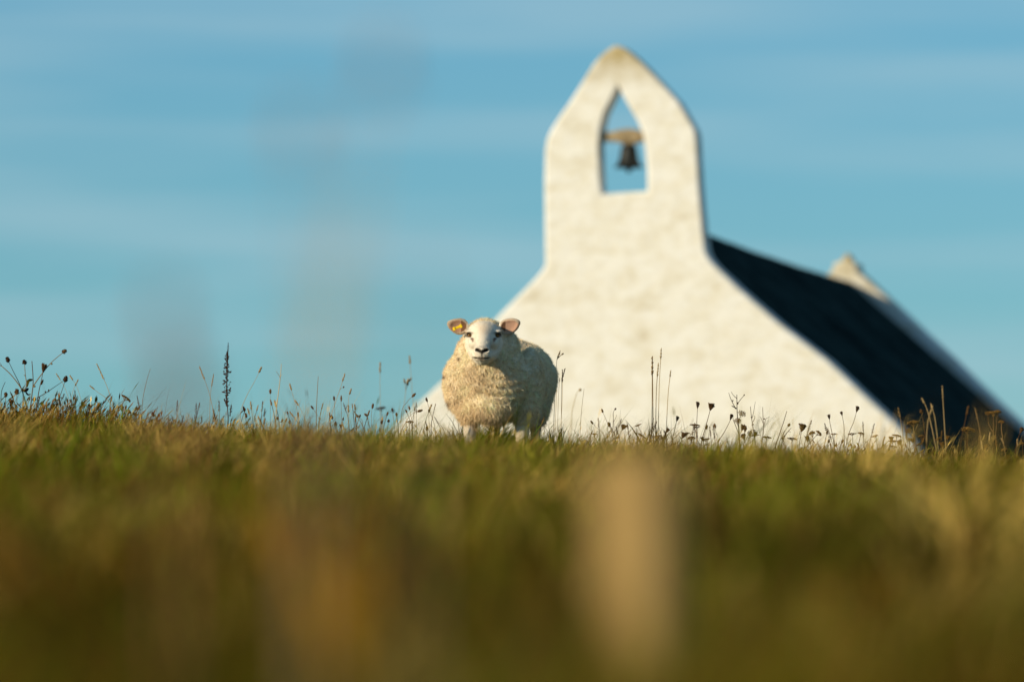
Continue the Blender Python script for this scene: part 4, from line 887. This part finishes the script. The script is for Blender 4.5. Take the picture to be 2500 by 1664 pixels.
plant('yarrow', 'round golden umbel on a stout stem before the dark roof, nearest the roof eave', 'plant', 47.4, [([(2362, 1125), (2362, 1085), (2361, 1058)], 1.5, MID, ('yarrow', 20, 26, YAR)), ([(2361, 1070), (2366, 1058), (2373, 1052)], 1.0, MID, ('yarrow', 9, 12, YAR), True), ([(2363, 1100), (2360, 1085), (2359, 1074)], 1.0, MID, ('yarrow', 8, 18, DK), True)])
plant('yarrow', 'broad flat three-stemmed umbel highest before the roof at the right', 'plant', 47.5, [([(2424, 1125), (2425, 1060), (2425, 1015)], 1.3, MID, ('yarrow', 15, 24, YAR)), ([(2425, 1055), (2414, 1035), (2412, 1013)], 1.0, MID, ('yarrow', 11, 16, YAR), True), ([(2427, 1110), (2431, 1060), (2435, 1012)], 1.0, MID, ('yarrow', 14, 17, YAR), True)])
plant('yarrow', 'small golden umbel on a pale stem right of the broad three-stemmed umbel', 'plant', 47.4, [([(2456, 1120), (2450, 1080), (2445, 1050), (2445, 1035)], 1.3, TAN, ('yarrow', 11, 15, YAR))])
# twiggy dead weeds
plant('dead_weed', 'tallest twiggy dead weed with bare forked tips and two brown umbels before the white wall', 'plant', 47.5, [([(1806, 1090), (1804, 1050), (1800, 1010), (1799, 963)], 1.7, DK, None, False, [(1801, 984, 4, 5), (1796, 996, 5, 4), (1790, 992, 4, 3)]), ([(1800, 986), (1808, 975), (1818, 963)], 1.0, DK, None, True, [(1817, 964, 4, 4)]), ([(1799, 972), (1791, 965), (1785, 956)], .9, DK, None, True), ([(1795, 995), (1785, 975), (1779, 958)], 1.0, DK, None, True, [(1789, 978, 3, 5)]), ([(1796, 996), (1791, 992), (1786, 990)], 1.2, DK, None, True),
    ([(1803, 1030), (1806, 1020), (1810, 1012)], 1.0, MID, ('yarrow', 9, 20, YAR), True), ([(1804, 1045), (1801, 1036), (1801, 1030)], 1.0, MID, ('yarrow', 10, 18, YAR), True), ([(1805, 1062), (1795, 1036), (1790, 1024), (1790, 1016)], .9, DK, None, True), ([(1815, 1085), (1825, 1066), (1830, 1060)], 1.0, MID, ('yarrow', 7, 17, DK), True)])
plant('dead_weed', 'second twiggy dead weed with curled side leaves right of the tallest one', 'plant', 47.4, [([(1846, 1095), (1840, 1055), (1835, 1020), (1832, 992)], 1.3, DK, None, False, [(1835, 1018, 5, 3), (1838, 1036, 6, 3), (1842, 1050, 5, 4)]), ([(1836, 1020), (1840, 1005), (1844, 980)], .8, DK, None, True), ([(1838, 1030), (1843, 1018), (1840, 1014)], .8, DK, None, True), ([(1858, 1095), (1864, 1050), (1863, 1020), (1862, 993)], 1.2, MID, None, False, [(1866, 1022, 5, 4)]), ([(1865, 1040), (1870, 1022), (1879, 1018)], .8, MID, None, True), ([(1864, 1035), (1858, 1020), (1853, 1016)], .7, MID, None, True)])
plant('dead_weed', 'low forked dead weed with a hooked tip right of the long bare twig', 'plant', 47.3, [([(1905, 1100), (1912, 1075), (1920, 1058), (1932, 1044)], 1.2, DK, None, False, [(1910, 1070, 5, 9), (1915, 1064, 4, 7)]), ([(1918, 1060), (1924, 1053), (1931, 1054)], .9, DK, None, True), ([(1914, 1085), (1912, 1060), (1916, 1050)], .9, DK, None, True)])
# --- near the lens, far out of focus
def near_dock(label, Y, base_px, stems, leaves, c, lc):
    p = at(base_px, 1500, Y); root = Vector((p.x, Y, float(G(p.x, Y)))); t = empty('dock', root); tag(t, label, 'plant'); k = KPX * Y
    for (pts, rad, hd) in stems:
        P = smooth_pts([root + Vector((0, 0, -.01))] + [at(x, y, Y) for x, y in pts]); m = MB(); m.tube(P, [rad * (1 - .5 * i / (len(P) - 1)) for i in range(len(P))], c, 6); m.build('stem', M_plant, t, root)
        for (px_, py_, l, w_) in hd: head('spike', at(px_, py_, Y), Vector((random.uniform(-.1, .1), 0, 1)), l * k, w_ * k, c, 1.5).build('seed_spike', M_plant, t, root)
    for (pts, wid) in leaves:
        P = smooth_pts([at(x, y, Y + .03 * i) for i, (x, y) in enumerate(pts)]); n = len(P); m = MB(); m.leaf(P, [wid * k * max(.08, math.sin(math.pi * min(.97, .1 + .9 * j / (n - 1))) ** .7) for j in range(n)], lc, fold=.12); m.build('leaf', M_grass, t, root)
RUST = (.46, .29, .20)
near_dock('tallest blurred dried dock near the viewer, its brown head highest before the sky', 7.8, 770, [([(760, 1400), (790, 900), (850, 480), (945, 120)], .0022, [(944, 225, 120, 85)])], [([(770, 950), (800, 750), (860, 450)], 13), ([(800, 900), (850, 650), (900, 380)], 12)], RUST, (.48, .38, .22))
near_dock('blurred dried dock near the viewer with a brown head half as high as the tallest', 7.6, 745, [([(740, 1400), (750, 1000), (745, 640), (722, 290)], .0022, [(725, 375, 110, 80)])], [([(750, 1000), (775, 760), (800, 520)], 12)], RUST, (.48, .38, .22))
near_dock('shortest blurred reddish dock near the viewer, low before the sky at the left', 7.8, 425, [([(420, 1300), (425, 1000), (405, 800), (390, 690)], .0045, [(393, 830, 120, 75), (420, 930, 110, 70), (436, 1060, 180, 110), (432, 1030, 130, 90)])], [([(430, 1100), (460, 1000), (470, 930)], 26)], (.34, .14, .08), (.34, .14, .08))
near_dock('pale faint blurred stalk near the viewer, just left above the sheep', 6.0, 1010, [([(985, 1400), (990, 1000), (1005, 700)], .003, [(1008, 780, 140, 45)])], [], (.30, .24, .15), (.3, .24, .15))
near_dock('blurred rusty dock with broad orange leaves in the foreground grass', 8.2, 850, [([(845, 1500), (840, 1300)], .005, [(842, 1400, 120, 60)])], [([(850, 1650), (800, 1500), (750, 1390)], 60), ([(860, 1650), (910, 1500), (950, 1430)], 60), ([(850, 1600), (860, 1450), (880, 1330)], 55)], (.20, .10, .012), (.34, .17, .006))
near_dock('blurred brown dock standing in the grass left of the rusty dock', 13.0, 680, [([(690, 1400), (690, 1200), (680, 1080)], .005, [(682, 1210, 110, 50)]), ([(700, 1400), (715, 1280)], .004, [(715, 1330, 70, 40)])], [([(690, 1400), (650, 1300), (625, 1220)], 40), ([(700, 1400), (730, 1320), (750, 1260)], 30)], (.17, .085, .012), (.22, .11, .010))
near_dock('blurred dark red dock right of the pale post', 17.0, 1730, [([(1735, 1400), (1735, 1250), (1730, 1150)], .006, [(1732, 1290, 130, 60)])], [([(1735, 1400), (1760, 1320), (1770, 1250)], 45)], (.08, .03, .015), (.10, .045, .012))
# weathered post
PY = 10.6
pb = at(1553, 1400, PY); pz = float(G(pb.x, PY)); post = empty('wooden_post', (pb.x, PY, pz), R(-24)); tag(post, 'thick pale weathered wooden post standing blurred in the foreground grass', 'post')
hh = at(1528, 1118, PY).z - pz; b = bmesh.new(); rings = []
ww = .5 * 242 * KPX * PY / (math.cos(R(24)) + .62 * math.sin(R(24)))
for i in range(9):
    f = i / 8; r_ = []
    for j in range(16):
        a = 2 * math.pi * j / 16; sx_ = math.copysign(abs(math.cos(a)) ** .35, math.cos(a)); sy_ = math.copysign(abs(math.sin(a)) ** .35, math.sin(a)); q = 1 + random.uniform(-.03, .03)
        r_.append(b.verts.new((sx_ * ww * q, sy_ * ww * .62 * q, -.1 + (hh + .1) * f + (random.uniform(-.008, .008) if i == 8 else 0))))
    rings.append(r_)
for r0, r1 in zip(rings, rings[1:]):
    for j in range(16): b.faces.new((r0[j], r0[(j + 1) % 16], r1[(j + 1) % 16], r1[j]))
b.faces.new(rings[-1]); b.faces.new(rings[0][::-1]); bmesh.ops.bevel(b, geom=[e for e in rings[-1][0].link_edges], offset=.004, affect='EDGES')
me = bpy.data.meshes.new('post_shaft'); b.to_mesh(me); b.free(); link('post_shaft', me, post, M_wood)

# --- low seed heads of the fringe that nothing in the photo tells apart
def fringe(n, x0, x1, r0, r1, nm, lab, grp, kinds):
    for i in range(n):
        px_ = random.uniform(x0, x1); rl = random.uniform(r0, r1) + (px_ - x0) / (x1 - x0) * 14; Y = random.uniform(46.9, 48.3); k_, l, w_, c = random.choice(kinds); dx = random.gauss(0, 9)
        plant(nm, lab, 'plant', Y, [([(px_ - dx, rl + 48), (px_ - dx * .7, rl + 24), (px_, rl)], random.uniform(.8, 1.4), random.choice((MID, TAN, DK)), (k_, l * random.uniform(.75, 1.2), w_ * random.uniform(.75, 1.25), c))], group=grp)
fringe(44, 1410, 2140, 1036, 1072, 'seed_head_stalk', 'low brown seed head barely above the crest grass before the white church wall', 'low seed heads before the church wall', [('carrot', 14, 12, MID), ('yarrow', 8, 17, YAR), ('bead', 10, 6, MID), ('spike', 26, 7, MID), ('spike', 30, 8, DK), ('yarrow', 9, 20, MID)])
fringe(26, 2150, 2490, 1062, 1090, 'seed_head_stalk', 'low brown seed head barely above the crest grass before the dark roof', 'low seed heads before the roof', [('carrot', 13, 12, YAR), ('yarrow', 9, 18, YAR), ('spike', 26, 8, YAR), ('straw', 20, 6, STRAW)])
fringe(46, 590, 1070, 985, 1040, 'seed_head_stalk', 'low brown or straw seed head barely above the crest grass, sky side of the sheep', 'low seed heads between dock and sheep', [('bead', 11, 5, MID), ('bead', 10, 5, DK), ('straw', 16, 6, STRAW), ('spike', 24, 6, MID), ('straw', 14, 5, TAN)])
fringe(34, 20, 560, 985, 1035, 'seed_head_stalk', 'low dark seed head among the crowded dead stems left of the tall dock', 'low seed heads left of the tall dock', [('spike', 28, 8, DK), ('spike', 34, 8, MID), ('bead', 10, 6, DK), ('straw', 16, 5, TAN)])
